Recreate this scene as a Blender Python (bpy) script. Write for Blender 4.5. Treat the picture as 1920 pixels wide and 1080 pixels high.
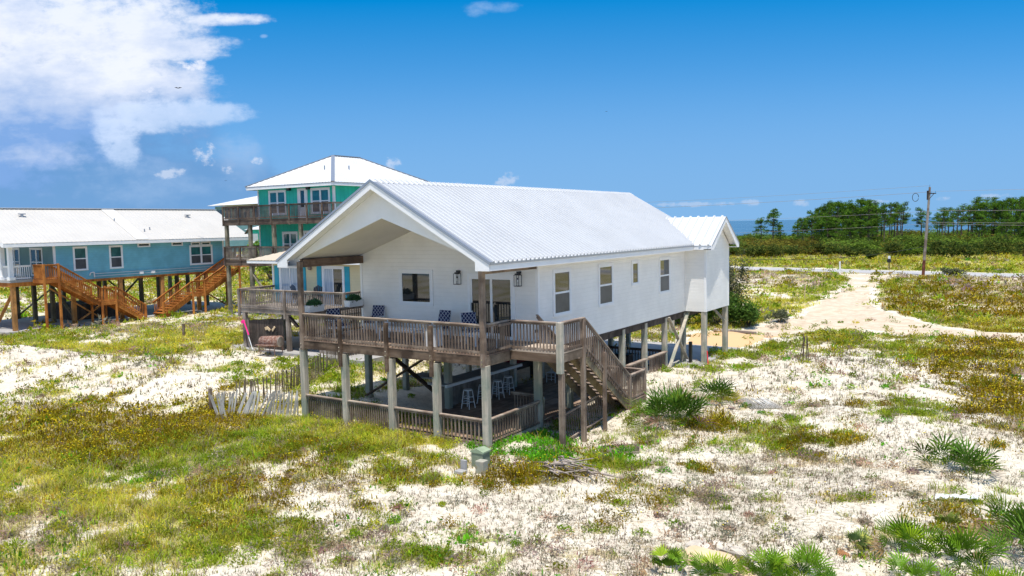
import bpy, math, random
import numpy as np
from mathutils import Vector, Matrix
random.seed(7); rng = np.random.default_rng(7)
D = bpy.data
for o in list(D.objects): D.objects.remove(o)
SC = bpy.context.scene; COL = SC.collection

# ------------------------------------------------------------ camera
CAMP = Vector((14.661, -20.67, 7.151))
def cam_axes():
    a = math.radians(-33.321); b = math.radians(4.507); r = math.radians(-1.131)
    fw = Vector((math.sin(a)*math.cos(b), math.cos(a)*math.cos(b), -math.sin(b)))
    rt = Vector((math.cos(a), -math.sin(a), 0)); up = rt.cross(fw)
    return rt*math.cos(r)+up*math.sin(r), up*math.cos(r)-rt*math.sin(r), fw
RT, UP, FW = cam_axes()
cd = D.cameras.new('camera'); cam = D.objects.new('camera', cd); COL.objects.link(cam)
cam.matrix_world = Matrix(((RT.x, UP.x, -FW.x, CAMP.x), (RT.y, UP.y, -FW.y, CAMP.y), (RT.z, UP.z, -FW.z, CAMP.z), (0, 0, 0, 1)))
cd.sensor_width = 36; cd.lens = 1497.076/1920*36; cd.clip_start = .1; cd.clip_end = 60000
SC.camera = cam

# ------------------------------------------------------------ sun, exposure
SUN = Vector((.5, -.68, 2.75)).normalized()
sl = D.lights.new('sun', 'SUN'); sl.energy = 4.8; sl.angle = math.radians(.5); sl.color = (1, .94, .84)
so = D.objects.new('sun', sl); COL.objects.link(so); so.location = (20, -30, 60)
so.rotation_euler = SUN.to_track_quat('Z', 'Y').to_euler()
SC.view_settings.view_transform = 'Standard'; SC.view_settings.look = 'None'
SC.view_settings.gamma = 1; SC.view_settings.use_curve_mapping = False
SC.view_settings.exposure = 0.20
SC.cycles.max_bounces = 8 if hasattr(SC, 'cycles') else 8

# ------------------------------------------------------------ node helpers
class NT:
    def __init__(s, tree): s.t = tree; s.n = tree.nodes; s.l = tree.links
    def new(s, typ, **kw):
        n = s.n.new(typ)
        for k, v in kw.items(): setattr(n, k, v)
        return n
    def put(s, sock, v):
        if v is None: return
        if isinstance(v, bpy.types.NodeSocket): s.l.new(v, sock)
        else: sock.default_value = v
    def math(s, op, a, b=None, c=None, clamp=False):
        n = s.new('ShaderNodeMath', operation=op); n.use_clamp = clamp
        s.put(n.inputs[0], a); s.put(n.inputs[1], b)
        if c is not None: s.put(n.inputs[2], c)
        return n.outputs[0]
    def mix(s, f, a, b, typ='RGBA', blend='MIX'):
        n = s.new('ShaderNodeMix', data_type=typ)
        if typ == 'RGBA':
            n.blend_type = blend; i, j, o = 6, 7, 2
        else: i, j, o = 2, 3, 0
        s.put(n.inputs[0], f); s.put(n.inputs[i], a); s.put(n.inputs[j], b)
        return n.outputs[o]
    def noise(s, vec, scale, detail=4, rough=.55, out=0):
        n = s.new('ShaderNodeTexNoise'); s.put(n.inputs['Vector'], vec)
        n.inputs['Scale'].default_value = scale; n.inputs['Detail'].default_value = detail; n.inputs['Roughness'].default_value = rough
        return n.outputs[out]
    def mapr(s, v, a, b, c=0., d=1., smooth=True):
        n = s.new('ShaderNodeMapRange'); n.interpolation_type = 'SMOOTHSTEP' if smooth else 'LINEAR'
        for i, q in enumerate((v, a, b, c, d)): s.put(n.inputs[i], q)
        return n.outputs[0]
    def scalevec(s, vec, sc):
        n = s.new('ShaderNodeMapping'); s.put(n.inputs[0], vec); n.inputs[3].default_value = sc
        return n.outputs[0]
def c4(c): return (c[0], c[1], c[2], 1)

# ------------------------------------------------------------ world: Nishita sky with clouds by direction
W = D.worlds.new('World'); SC.world = W; W.use_nodes = True
w = NT(W.node_tree); W.node_tree.nodes.clear(); tc = w.new('ShaderNodeTexCoord')
svm = w.new('ShaderNodeVectorMath', operation='MULTIPLY_ADD'); w.put(svm.inputs[0], tc.outputs['Generated']); svm.inputs[1].default_value = (1, 1, .95); svm.inputs[2].default_value = (0, 0, .20)
snz = w.new('ShaderNodeVectorMath', operation='NORMALIZE'); w.put(snz.inputs[0], svm.outputs[0])
sky = w.new('ShaderNodeTexSky', sky_type='NISHITA'); sky.sun_disc = False
sky.sun_elevation = math.asin(SUN.z); sky.sun_rotation = math.atan2(SUN.x, SUN.y)
sky.altitude = 0; sky.air_density = 1.0; sky.dust_density = .25; sky.ozone_density = 2.5
w.put(sky.inputs[0], snz.outputs[0])
def dot(vec, v):
    n = w.new('ShaderNodeVectorMath', operation='DOT_PRODUCT'); w.put(n.inputs[0], vec); n.inputs[1].default_value = v
    return n.outputs['Value']
HF = Vector((math.sin(math.radians(-33.3)), math.cos(math.radians(-33.3)), 0)); HR = Vector((HF.y, -HF.x, 0))
G = tc.outputs['Generated']
df = w.math('MAXIMUM', dot(G, HF), .02)
U = w.math('DIVIDE', dot(G, HR), df); V = w.math('DIVIDE', dot(G, (0, 0, 1)), df)   # tangent-plane direction, fixed to the world
cx = w.new('ShaderNodeCombineXYZ'); w.put(cx.inputs[0], U); w.put(cx.inputs[1], V)
P2 = cx.outputs[0]
def uv(px, py):      # where a cloud stands in the sky (tangents of its bearing and height)
    d = FW + RT*((px-960)/1497.) - UP*((py-540)/1497.)
    return d.dot(HR)/d.dot(HF), d.z/d.dot(HF)
nzA = w.noise(w.scalevec(P2, (1, 1.7, 1)), 5.5, 10, .62)
nzB = w.noise(w.scalevec(P2, (1, 2.4, 1)), 14, 6, .6)
nzC = w.noise(w.scalevec(P2, (1, 1.3, 1)), 55, 8, .66)
nzD = w.noise(w.scalevec(P2, (1, 2.0, 1)), 9, 8, .6)
def blobs(lst):
    acc = None
    for (px, py, rx, ry) in lst:
        u0, v0 = uv(px, py)
        a = w.math('MULTIPLY', w.math('SUBTRACT', U, u0), 1497./rx); b = w.math('MULTIPLY', w.math('SUBTRACT', V, v0), 1497./ry)
        e = w.math('SUBTRACT', 1., w.math('ADD', w.math('MULTIPLY', a, a), w.math('MULTIPLY', b, b)))
        acc = e if acc is None else w.math('MAXIMUM', acc, e)
    return w.math('MAXIMUM', acc, -3.)
big = blobs([(30, 190, 330, 175), (170, 225, 120, 75), (60, 40, 330, 120), (270, 50, 150, 48), (390, 38, 110, 14), (330, 88, 150, 26), (60, 170, 250, 130), (200, 150, 120, 60), (30, -120, 400, 160)])
anv = blobs([(350, 214, 130, 26), (280, 225, 90, 40), (230, 270, 45, 60), (205, 250, 40, 50)])
sml = blobs([(361, 121, 28, 10), (290, 170, 22, 10), (741, 307, 17, 15), (735, 318, 12, 12), (955, 335, 24, 13), (938, 345, 14, 9), (317, 327, 38, 9), (330, 322, 24, 8), (385, 290, 25, 22),
             (425, 320, 18, 8), (482, 302, 12, 8), (860, 345, 10, 6), (1405, 380, 26, 8), (1370, 382, 30, 5), (1500, 381, 16, 7), (1290, 383, 60, 5), (1765, 371, 18, 6), (1870, 368, 32, 7), (1640, 378, 30, 4)])
wsp = blobs([(920, 14, 60, 14), (895, 22, 30, 14), (495, 68, 10, 5), (440, 300, 60, 60), (100, 200, 320, 150), (250, 330, 170, 60)])
grey = blobs([(60, 260, 330, 150), (150, 350, 330, 110), (340, 345, 170, 60), (0, 420, 520, 110), (60, 150, 260, 120)])
n1 = w.math('SUBTRACT', nzA, .5); n2 = w.math('SUBTRACT', nzB, .5); n3 = w.math('SUBTRACT', nzC, .5)
nn = w.math('ADD', w.math('MULTIPLY', n1, 3.4), w.math('ADD', w.math('MULTIPLY', n2, 1.6), w.math('MULTIPLY', n3, .9)))
mB = w.mapr(w.math('ADD', big, nn), -.20, .85)
mA = w.mapr(w.math('ADD', anv, nn), -.1, .8)
mS = w.mapr(w.math('ADD', sml, w.math('ADD', w.math('MULTIPLY', n2, 2.6), w.math('MULTIPLY', n3, 5.5))), .1, 1.3)
mW = w.math('MULTIPLY', w.mapr(w.math('ADD', wsp, nn), .1, 1.3), .35)
mG = w.math('MULTIPLY', w.mapr(w.math('ADD', grey, w.math('MULTIPLY', nn, .6)), -.35, .55), .92)
hs = w.new('ShaderNodeHueSaturation'); hs.inputs['Hue'].default_value = .494; w.put(hs.inputs['Saturation'], w.mapr(V, .0, .42, 1.22, 1.60)); hs.inputs['Value'].default_value = 1.27
w.put(hs.inputs['Color'], sky.outputs[0])
K = 1/.13
shade = w.mapr(V, uv(200, 290)[1], uv(200, 70)[1])
cw = w.mix(w.math('ADD', w.math('MULTIPLY', shade, .9), w.math('MULTIPLY', w.math('SUBTRACT', nzD, .48), 2.0), clamp=True), (.19*K, .36*K, .70*K, 1), (.84*K, .87*K, .95*K, 1))
colr = w.mix(mG, hs.outputs[0], (.11*K, .27*K, .56*K, 1))
colr = w.mix(mW, colr, (.62*K, .74*K, .95*K, 1))
colr = w.mix(w.math('MULTIPLY', mB, .9), colr, cw)
colr = w.mix(w.math('MULTIPLY', mA, .7), colr, (.62*K, .74*K, .95*K, 1))
colr = w.mix(w.math('MULTIPLY', mS, .62), colr, (.92*K, .92*K, .98*K, 1))
hzm = w.math('MULTIPLY', w.mapr(V, -.02, .20, 1., 0.), .70); colr0 = colr
colr = w.mix(w.math('MULTIPLY', hzm, w.math('SUBTRACT', 1., mB)), colr, (.175*K, .355*K, .62*K, 1))
# unseen bright cloud added overhead and behind the camera as fill for shaded walls
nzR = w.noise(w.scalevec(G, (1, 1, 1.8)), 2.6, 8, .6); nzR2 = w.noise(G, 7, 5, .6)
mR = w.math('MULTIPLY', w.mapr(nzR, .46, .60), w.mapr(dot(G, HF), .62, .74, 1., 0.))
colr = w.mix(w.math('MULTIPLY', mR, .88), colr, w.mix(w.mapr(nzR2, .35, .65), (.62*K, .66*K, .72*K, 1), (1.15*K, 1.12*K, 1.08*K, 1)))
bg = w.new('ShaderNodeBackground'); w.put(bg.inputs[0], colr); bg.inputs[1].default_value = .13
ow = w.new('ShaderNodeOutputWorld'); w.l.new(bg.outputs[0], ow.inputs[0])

# ------------------------------------------------------------ materials
def M_(name, base, rough=.6, bump=None, bs=.3, bd=.01, spec=.5, metal=0., trans=0., coat=0.):
    m = D.materials.new(name); m.use_nodes = True; t = NT(m.node_tree); t.n.clear()
    b = t.new('ShaderNodeBsdfPrincipled'); o = t.new('ShaderNodeOutputMaterial')
    base = base(t) if callable(base) else base
    t.put(b.inputs['Base Color'], c4(base) if isinstance(base, tuple) and len(base) == 3 else base)
    if callable(rough): rough = rough(t)
    t.put(b.inputs['Roughness'], rough); b.inputs['Metallic'].default_value = metal
    b.inputs['Specular IOR Level'].default_value = spec; b.inputs['Coat Weight'].default_value = coat; b.inputs['Coat Roughness'].default_value = .02
    if bump:
        bn = t.new('ShaderNodeBump'); bn.inputs['Strength'].default_value = bs; bn.inputs['Distance'].default_value = bd
        t.put(bn.inputs['Height'], bump(t)); t.l.new(bn.outputs[0], b.inputs['Normal'])
    out = b.outputs[0]
    if trans:
        tr = t.new('ShaderNodeBsdfTranslucent'); t.put(tr.inputs[0], c4(base) if isinstance(base, tuple) else base)
        mx = t.new('ShaderNodeMixShader'); mx.inputs[0].default_value = trans
        t.l.new(out, mx.inputs[1]); t.l.new(tr.outputs[0], mx.inputs[2]); out = mx.outputs[0]
    t.l.new(out, o.inputs[0]); return m
def pos(t): return t.new('ShaderNodeNewGeometry').outputs['Position']
def sepz(t, i=2):
    s = t.new('ShaderNodeSeparateXYZ'); t.put(s.inputs[0], pos(t)); return s.outputs[i]
def var(c, k=.12, sc=1.2, c2=None, det=5):
    def f(t):
        n = t.noise(pos(t), sc, det, .6)
        a = tuple(x*(1-k) for x in c); b = c2 or tuple(min(1, x*(1+k)) for x in c)
        return t.mix(t.mapr(n, .3, .7), c4(a), c4(b))
    return f
def wood(c1, c2, axis=2, sc=7, c3=None):
    s = [sc, sc, sc]; s[axis] = sc*.07
    def f(t):
        p = t.scalevec(pos(t), tuple(s)); n = t.noise(p, 1, 8, .65); n2 = t.noise(pos(t), 1.1, 4, .6); n3 = t.noise(t.scalevec(pos(t), (9, 9, 9)), 1, 2)
        a = t.mix(t.mapr(n, .34, .66), c4(c1), c4(c2))
        return t.mix(t.mapr(n2, .42, .62), a, c4(c3 or tuple(x*.7 for x in c1)))
    return f
def woodb(axis=2, sc=30):
    s = [sc, sc, sc]; s[axis] = sc*.05
    return lambda t: t.noise(t.scalevec(pos(t), tuple(s)), 1, 6, .7)
def WM(name, c1, c2, axis=2, c3=None, sc=7): return M_(name, wood(c1, c2, axis, sc, c3), .85, woodb(axis), .5, .01, spec=.25)
def lap(t, pitch=.16, w_=.86, ax=2):
    fr = t.math('FRACT', t.math('DIVIDE', sepz(t, ax), pitch))
    return fr
def siding(c, pitch=.16, k=.05, dark=.72):
    def f(t):
        n = t.noise(pos(t), .9, 5, .6); n2 = t.noise(t.scalevec(pos(t), (3, 3, 14)), 1, 4, .6)
        a = t.mix(t.mapr(n, .35, .65), c4(tuple(x*(1-k) for x in c)), c4(tuple(min(1, x*(1+k)) for x in c)))
        a = t.mix(t.math('MULTIPLY', t.mapr(n2, .5, .75), .12), a, c4(tuple(x*.7 for x in c)))
        return t.mix(t.mapr(lap(t, pitch), .0, .09, 1., 0.), a, c4(tuple(x*dark for x in c)))
    return f
mt = {}
mt['white_siding'] = M_('white_siding', siding((.83, .815, .785), .16, .04, .90), .55, lambda t: lap(t), .6, .012, spec=.3)
mt['white_trim'] = M_('white_trim', var((.82, .82, .82), .03, 2), .5, spec=.3)
mt['porch_ceiling'] = M_('porch_ceiling', var((.66, .64, .60), .05, .8), .7, spec=.2)
def roofcol(c, st=.82):
    def f(t):
        n = t.noise(pos(t), .5, 6, .65); n2 = t.noise(pos(t), 3.5, 4, .6)
        a = t.mix(t.mapr(n, .35, .7), c4(c), c4(tuple(x*.93 for x in c)))
        return t.mix(t.math('MULTIPLY', t.mapr(n2, .55, .75), .25), a, c4(tuple(x*st for x in c)))
    return f
mt['white_metal'] = M_('white_metal_roof', roofcol((.58, .59, .605), .78), .6, spec=.25)
mt['tan_metal'] = M_('cream_metal_roof', roofcol((.55, .46, .34)), .45, spec=.4)
mt['cream_metal'] = M_('pale_metal_roof', roofcol((.55, .52, .475)), .45, spec=.4)
mt['grey_metal'] = M_('grey_metal_trim', (.34, .36, .40), .35, metal=.5)
mt['piling'] = WM('weathered_piling', (.34, .31, .25), (.54, .48, .39), 2, (.27, .29, .235))
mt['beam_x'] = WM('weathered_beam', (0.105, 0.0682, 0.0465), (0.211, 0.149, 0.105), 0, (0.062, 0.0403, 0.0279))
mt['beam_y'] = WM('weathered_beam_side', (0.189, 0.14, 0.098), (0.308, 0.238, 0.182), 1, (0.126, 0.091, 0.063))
mt['rail'] = WM('weathered_railing', (0.194, 0.137, 0.101), (0.331, 0.259, 0.202), 2, (0.137, 0.0972, 0.072), 9)
mt['cap'] = WM('weathered_handrail', (0.297, 0.225, 0.171), (0.468, 0.396, 0.324), 0, (0.234, 0.171, 0.135), 8)
mt['deck'] = WM('deck_boards', (0.264, 0.176, 0.12), (0.416, 0.304, 0.224), 1, (0.192, 0.128, 0.096), 6)
mt['stringer'] = WM('stair_stringer', (.30, .22, .12), (.42, .33, .19), 1, (.20, .15, .10))
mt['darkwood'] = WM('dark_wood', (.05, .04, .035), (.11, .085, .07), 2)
mt['orange'] = WM('new_stained_wood', (0.379, 0.133, 0.0261), (0.56, 0.222, 0.0523), 2, (0.271, 0.0889, 0.0183))
mt['orange_dk'] = WM('new_stained_post', (0.352, 0.171, 0.056), (0.55, 0.27, 0.091), 2, (0.264, 0.135, 0.049))
mt['olddeck'] = WM('old_dark_deck', (0.09, 0.0638, 0.0488), (0.18, 0.135, 0.105), 0, (0.0638, 0.045, 0.0375))
mt['greydeck'] = WM('grey_deck', (.22, .18, .15), (.36, .31, .27), 2, (.16, .13, .11))
mt['post_old'] = WM('old_post', (.20, .18, .13), (.34, .31, .23), 2, (.13, .12, .09))
mt['bluepile'] = WM('treated_piling', (.13, .11, .07), (.24, .20, .13), 2, (.10, .09, .06))
mt['lath'] = WM('sun_bleached_lath', (.42, .41, .38), (.64, .62, .58), 2, (.32, .30, .27))
mt['lathdk'] = WM('weathered_lath', (.13, .10, .075), (.30, .25, .19), 2, (.09, .07, .055))
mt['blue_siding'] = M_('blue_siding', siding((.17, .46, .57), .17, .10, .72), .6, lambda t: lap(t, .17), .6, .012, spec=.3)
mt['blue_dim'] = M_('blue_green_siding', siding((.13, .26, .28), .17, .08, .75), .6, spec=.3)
def batten(t):
    fr = t.math('FRACT', t.math('DIVIDE', t.math('ADD', sepz(t, 0), sepz(t, 1)), .4)); return fr
def tealc(t):
    n = t.noise(pos(t), 1, 5, .6); a = t.mix(t.mapr(n, .35, .65), (.014, .45, .34, 1), (.025, .54, .42, 1))
    return t.mix(t.mapr(batten(t), .0, .12, 1., 0.), a, (.01, .32, .24, 1))
mt['teal'] = M_('teal_board_and_batten', tealc, .6, spec=.3)
mt['yellow'] = M_('yellow_siding', siding((.72, .62, .38), .16, .04, .85), .6, lambda t: lap(t), .5, .01, spec=.3)
mt['shutter'] = M_('turquoise_shutter', var((.01, .34, .46), .08, 3), .5)
def glassc(t): return t.mix(t.mapr(t.noise(pos(t), 1.3, 3), .35, .65), (.012, .016, .018, 1), (.03, .035, .035, 1))
mt['glass'] = M_('dark_window_glass', glassc, .03, spec=.7, coat=.35)
mt['glass_teal'] = M_('greenish_window_glass', var((.03, .12, .12), .3, 2), .06, spec=.8)
mt['screen'] = M_('insect_screen', var((.07, .075, .085), .25, 2), .35, spec=.5)
mt['curtain'] = M_('pale_curtain_behind_glass', lambda t: t.mix(t.mapr(t.noise(t.scalevec(pos(t), (14, 14, .6)), 1, 3), .35, .65), (.26, .34, .44, 1), (.42, .50, .60, 1)), .15, spec=.6, coat=.5)
mt['black_metal'] = M_('black_metal', (.012, .012, .013), .4)
mt['navy_pattern'] = None
def navy(t):
    x = sepz(t, 0); z = sepz(t, 2); y = sepz(t, 1); s = t.math('ADD', x, t.math('MULTIPLY', y, .8))
    a = t.math('FRACT', t.math('DIVIDE', t.math('ADD', s, z), .16)); b = t.math('FRACT', t.math('DIVIDE', t.math('SUBTRACT', s, z), .16))
    k = t.math('MAXIMUM', t.math('LESS_THAN', a, .16), t.math('LESS_THAN', b, .16))
    return t.mix(k, (.005, .010, .06, 1), (.42, .44, .5, 1))
mt['navy_pattern'] = M_('navy_lattice_cushion', navy, .8, spec=.2)
mt['white_paint'] = M_('white_paint', var((.72, .73, .74), .04, 6), .45)
mt['concrete'] = M_('concrete', var((.36, .35, .34), .12, 1.5), .9, spec=.2)
mt['tan_concrete'] = M_('sand_stained_concrete', var((.56, .38, .21), .08, .7, (.64, .46, .28)), .9, spec=.2)
mt['red_felt'] = M_('red_felt', (.30, .012, .02), .9, spec=.1)
mt['chrome'] = M_('chrome', (.7, .7, .72), .15, metal=1)
mt['green_paint'] = M_('green_enamel', var((.27, .34, .22), .15, 5), .6)
mt['rust'] = M_('rusty_steel', var((.26, .09, .05), .4, 9, (.34, .24, .2)), .8, spec=.3)
mt['driftwood'] = WM('driftwood', (.28, .23, .19), (.48, .42, .37), 0, (.16, .12, .10), 9)
mt['rock'] = M_('pale_rubble', var((.56, .50, .42), .25, 4), .95, lambda t: t.noise(pos(t), 12, 6), .6, .03, spec=.1)
mt['tan_slab'] = M_('tan_slab', var((.62, .47, .30), .08, 3), .9, spec=.1)
mt['pink'] = M_('hot_pink_plastic', (.85, .02, .25), .5)
mt['red_paint'] = M_('red_paint', (.5, .01, .015), .45)
mt['pole'] = WM('utility_pole_wood', (.22, .20, .18), (.38, .34, .30), 2, (.17, .13, .11))
mt['pole_red'] = WM('stained_pole_foot', (.12, .04, .025), (.22, .08, .05), 2)
mt['wire'] = M_('wire', (.30, .27, .25), .5)
mt['wire_dk'] = M_('black_wire', (.02, .02, .02), .6)
mt['white_soft'] = M_('white_plastic', (.75, .78, .8), .5)
mt['bark'] = WM('bark', (.10, .075, .055), (.20, .15, .11), 2)

# ------------------------------------------------------------ mesh builder
def off(o):
    v = Vector((0, 0, 0))
    while o is not None: v += o.location; o = o.parent
    return v
def each(parts, name, mat, par):
    for q in parts: MB().box(*q).build(name, mat, par)
class MB:
    def __init__(s): s.v = []; s.f = []
    def add(s, vs, fs):
        n = len(s.v); s.v += [tuple(p) for p in vs]; s.f += [tuple(i+n for i in f) for f in fs]; return s
    def box(s, x0, x1, y0, y1, z0, z1):
        return s.add([(x0, y0, z0), (x1, y0, z0), (x1, y1, z0), (x0, y1, z0), (x0, y0, z1), (x1, y0, z1), (x1, y1, z1), (x0, y1, z1)],
                     [(0, 3, 2, 1), (4, 5, 6, 7), (0, 1, 5, 4), (1, 2, 6, 5), (2, 3, 7, 6), (3, 0, 4, 7)])
    def fbox(s, F, a0, a1, b0, b1, c0, c1):
        return s.add([F(a0, b0, c0), F(a1, b0, c0), F(a1, b0, c1), F(a0, b0, c1), F(a0, b1, c0), F(a1, b1, c0), F(a1, b1, c1), F(a0, b1, c1)],
                     [(0, 3, 2, 1), (4, 5, 6, 7), (0, 1, 5, 4), (1, 2, 6, 5), (2, 3, 7, 6), (3, 0, 4, 7)])
    def beam(s, p, q, w_, h, up=(0, 0, 1)):
        p = Vector(p); q = Vector(q); d = (q-p).normalized(); up = Vector(up)
        if abs(d.dot(up)) > .99: up = Vector((0, 1, 0))
        r = d.cross(up).normalized()*w_/2; u = r.cross(d).normalized()*h/2
        return s.add([p-r-u, p+r-u, p+r+u, p-r+u, q-r-u, q+r-u, q+r+u, q-r+u], [(0, 1, 2, 3), (4, 7, 6, 5), (0, 4, 5, 1), (1, 5, 6, 2), (2, 6, 7, 3), (3, 7, 4, 0)])
    def cyl(s, p, q, r0, r1=None, n=10, cap=True):
        r1 = r0 if r1 is None else r1
        p = Vector(p); q = Vector(q); d = (q-p).normalized(); a = d.orthogonal().normalized(); b = d.cross(a)
        vs = []
        for c, r in ((p, r0), (q, r1)):
            for i in range(n): t = 2*math.pi*i/n; vs.append(c+a*math.cos(t)*r+b*math.sin(t)*r)
        fs = [(i, (i+1) % n, n+(i+1) % n, n+i) for i in range(n)]
        if cap: fs += [tuple(range(n))[::-1], tuple(range(n, 2*n))]
        return s.add(vs, fs)
    def path(s, pts, r, n=6):
        for a, b in zip(pts, pts[1:]): s.cyl(a, b, r, r, n)
        return s
    def prism(s, pts, vec):
        vec = Vector(vec); n = len(pts); a = [Vector(p) for p in pts]
        return s.add(a+[p+vec for p in a], [tuple(range(n))[::-1], tuple(range(n, 2*n))]+[(i, (i+1) % n, n+(i+1) % n, n+i) for i in range(n)])
    def build(s, name, mat, par=None, smooth=False, fix=True):
        me = D.meshes.new(name); o = par; v = off(par) if par else Vector((0, 0, 0))
        me.from_pydata([(a-v.x, b-v.y, c-v.z) for a, b, c in s.v], [], s.f)
        if isinstance(mat, str): mat = mt[mat]
        me.materials.append(mat)
        if fix:
            import bmesh
            bm = bmesh.new(); bm.from_mesh(me); bmesh.ops.recalc_face_normals(bm, faces=bm.faces); bm.to_mesh(me); bm.free()
        if smooth: me.polygons.foreach_set('use_smooth', [True]*len(me.polygons))
        ob = D.objects.new(name, me); COL.objects.link(ob)
        if par: ob.parent = par
        return ob
def tag(o, label=None, cat=None, group=None, kind=None):
    if label: o['label'] = label
    if cat: o['category'] = cat
    if group: o['group'] = group
    if kind: o['kind'] = kind
    return o
def root(name, loc, label, cat, group=None):
    o = D.objects.new(name, None); COL.objects.link(o); o.location = loc; o.empty_display_size = .2
    return tag(o, label, cat, group)
def rebase(ob):
    """put a one-mesh thing's origin at its base"""
    me = ob.data; n = len(me.vertices); a = np.empty(n*3, 'f'); me.vertices.foreach_get('co', a); a = a.reshape(-1, 3)
    c = Vector((float(a[:, 0].mean()), float(a[:, 1].mean()), float(a[:, 2].min())))
    me.transform(Matrix.Translation(-c)); ob.location = c; return ob
def copy_tree(o, parent=None):
    c = o.copy(); COL.objects.link(c)
    if parent: c.parent = parent; c.matrix_parent_inverse = o.matrix_parent_inverse
    for ch in list(KIDS.get(o.name, [])): copy_tree(ch, c)
    return c
KIDS = {}
def kids(o):
    KIDS[o.name] = [c for c in D.objects if c.parent == o]
    for c in KIDS[o.name]: kids(c)
def frame(o, u, n):
    o = Vector(o); u = Vector(u); n = Vector(n)
    return lambda a, b, c: o+u*a+Vector((0, 0, b))+n*c

# ------------------------------------------------------------ terrain height and vegetation fields
def vnoise(x, y, seed=0):
    x = np.asarray(x, float); y = np.asarray(y, float)
    xi = np.floor(x).astype(np.int64); yi = np.floor(y).astype(np.int64); fx = x-xi; fy = y-yi
    fx = fx*fx*(3-2*fx); fy = fy*fy*(3-2*fy)
    def h(a, b):
        n = (a*374761393+b*668265263+seed*1442695041) & 0xffffffff
        n = ((n ^ (n >> 13))*1274126177) & 0xffffffff
        return ((n ^ (n >> 16)) & 0xffff)/65535.
    return (h(xi, yi)*(1-fx)+h(xi+1, yi)*fx)*(1-fy)+(h(xi, yi+1)*(1-fx)+h(xi+1, yi+1)*fx)*fy
def fbm(x, y, sc, oc=4, seed=0):
    s = 0; a = .5; t = 0
    for i in range(oc): s = s+a*vnoise(np.asarray(x)*sc, np.asarray(y)*sc, seed+i*17); t += a; a *= .55; sc *= 2.03
    return s/t
CP = np.array([(0, 0, 0), (-8.5, 0, 0), (-4, 0, .0), (-2, 0, -.02), (1.95, 1.3, -.05), (1.95, 2.75, -.3), (1.95, 4.5, -.28), (1.95, 6.6, .1), (1.95, 8, .14), (0, 12.7, .3), (0, 15, .17), (0, 17.8, .05),
  (1.3, 17, .06), (1.3, 20.9, .1), (-2, 12, -.12), (-2, 6, -.12), (-1, 19, -.1), (-1, 22.5, -.03), (-4, 5, -.1), (-4, 12, -.05), (-4, 20, .0), (-8, 8, -.1), (-8, 20, 0), (-8, 30, 0), (-20, 7, .74), (-21.5, 7.4, .8), (-17.9, 7.4, .66), (-13.7, 6.4, .55), (-14, 14, .5), (-22, 20, .7),
  (-35, 17, .72), (-29, 20, .7), (-40.3, 6.6, .72), (-40.3, 11, .62), (-40.3, 14, .66), (-40.3, 18, .65), (-42, 5.7, .57), (-50, 8, .5), (-48, 22, .55), (-26, 10, .8), (-30, 0, .45), (-20, -4, .2),
  (-12, -2, .1), (-11, 2.4, .3), (-14, 7.3, .6), (4, -1, 0), (4, 5, .1), (5, 9, .15), (6, 17, .1), (12, 4, 0), (13, 17, 0), (10, -5, -.05), (14, -3, -.1), (3, 30, .02), (3, 50, 0), (3, 88, 0), (-6, 88, 0), (20, 60, 0), (-10, 60, 0),
  (-60, 60, .3), (-90, 20, .4), (40, 10, 0), (0, -12, 0), (-12, -14, .1), (14, -20, 0), (0, 160, 0), (-60, 160, 0), (80, 120, 0)])
def hz(x, y):
    x = np.asarray(x, float); y = np.asarray(y, float); sh = x.shape; x = x.ravel(); y = y.ravel()
    out = np.empty(len(x))
    for i in range(0, len(x), 40000):
        a = x[i:i+40000, None]-CP[None, :, 0]; b = y[i:i+40000, None]-CP[None, :, 1]
        wgt = 1/(a*a+b*b+.6)**1.6
        out[i:i+40000] = (wgt*CP[None, :, 2]).sum(1)/wgt.sum(1)
    far = np.clip((np.hypot(x-14, y+20)-120)/60, 0, 1)
    out = out*(1-far)
    inhouse = np.clip(1-np.maximum(np.maximum(-9.2-x, x-2.4), np.maximum(-.8-y, y-24))/3., 0, 1)
    inh2 = np.clip(1-np.maximum(np.maximum(-51-x, x+11), np.maximum(4.5-y, y-30))/4., 0, 1)
    amp = (1-inhouse*.9)*(1-inh2*.8)*(1-far)
    out = out+amp*((fbm(x, y, .16, 3, 5)-.5)*.7+(fbm(x, y, .7, 3, 9)-.5)*.22)
    for (cx_, cy_, rx, ry, h) in ((-30, -1, 5, 3.2, .9), (-24.5, 1.5, 5, 1.6, .35), (7, 15, 5, 3, .35), (11, 8, 4, 3, .25), (13.5, -2, 4, 3, .2), (-16, 1, 3.5, 2.5, .35)):
        out = out+h*np.exp(-(((x-cx_)/rx)**2+((y-cy_)/ry)**2))*amp
    rf_ = np.clip((np.abs(y-(92.3+(-6.9/33.6)*(x-5)))-5)/7., 0, 1); out = out*rf_-.01*(1-rf_)   # level verge along the road
    return out.reshape(sh)
def gz(x, y): return float(hz([x], [y])[0])
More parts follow.
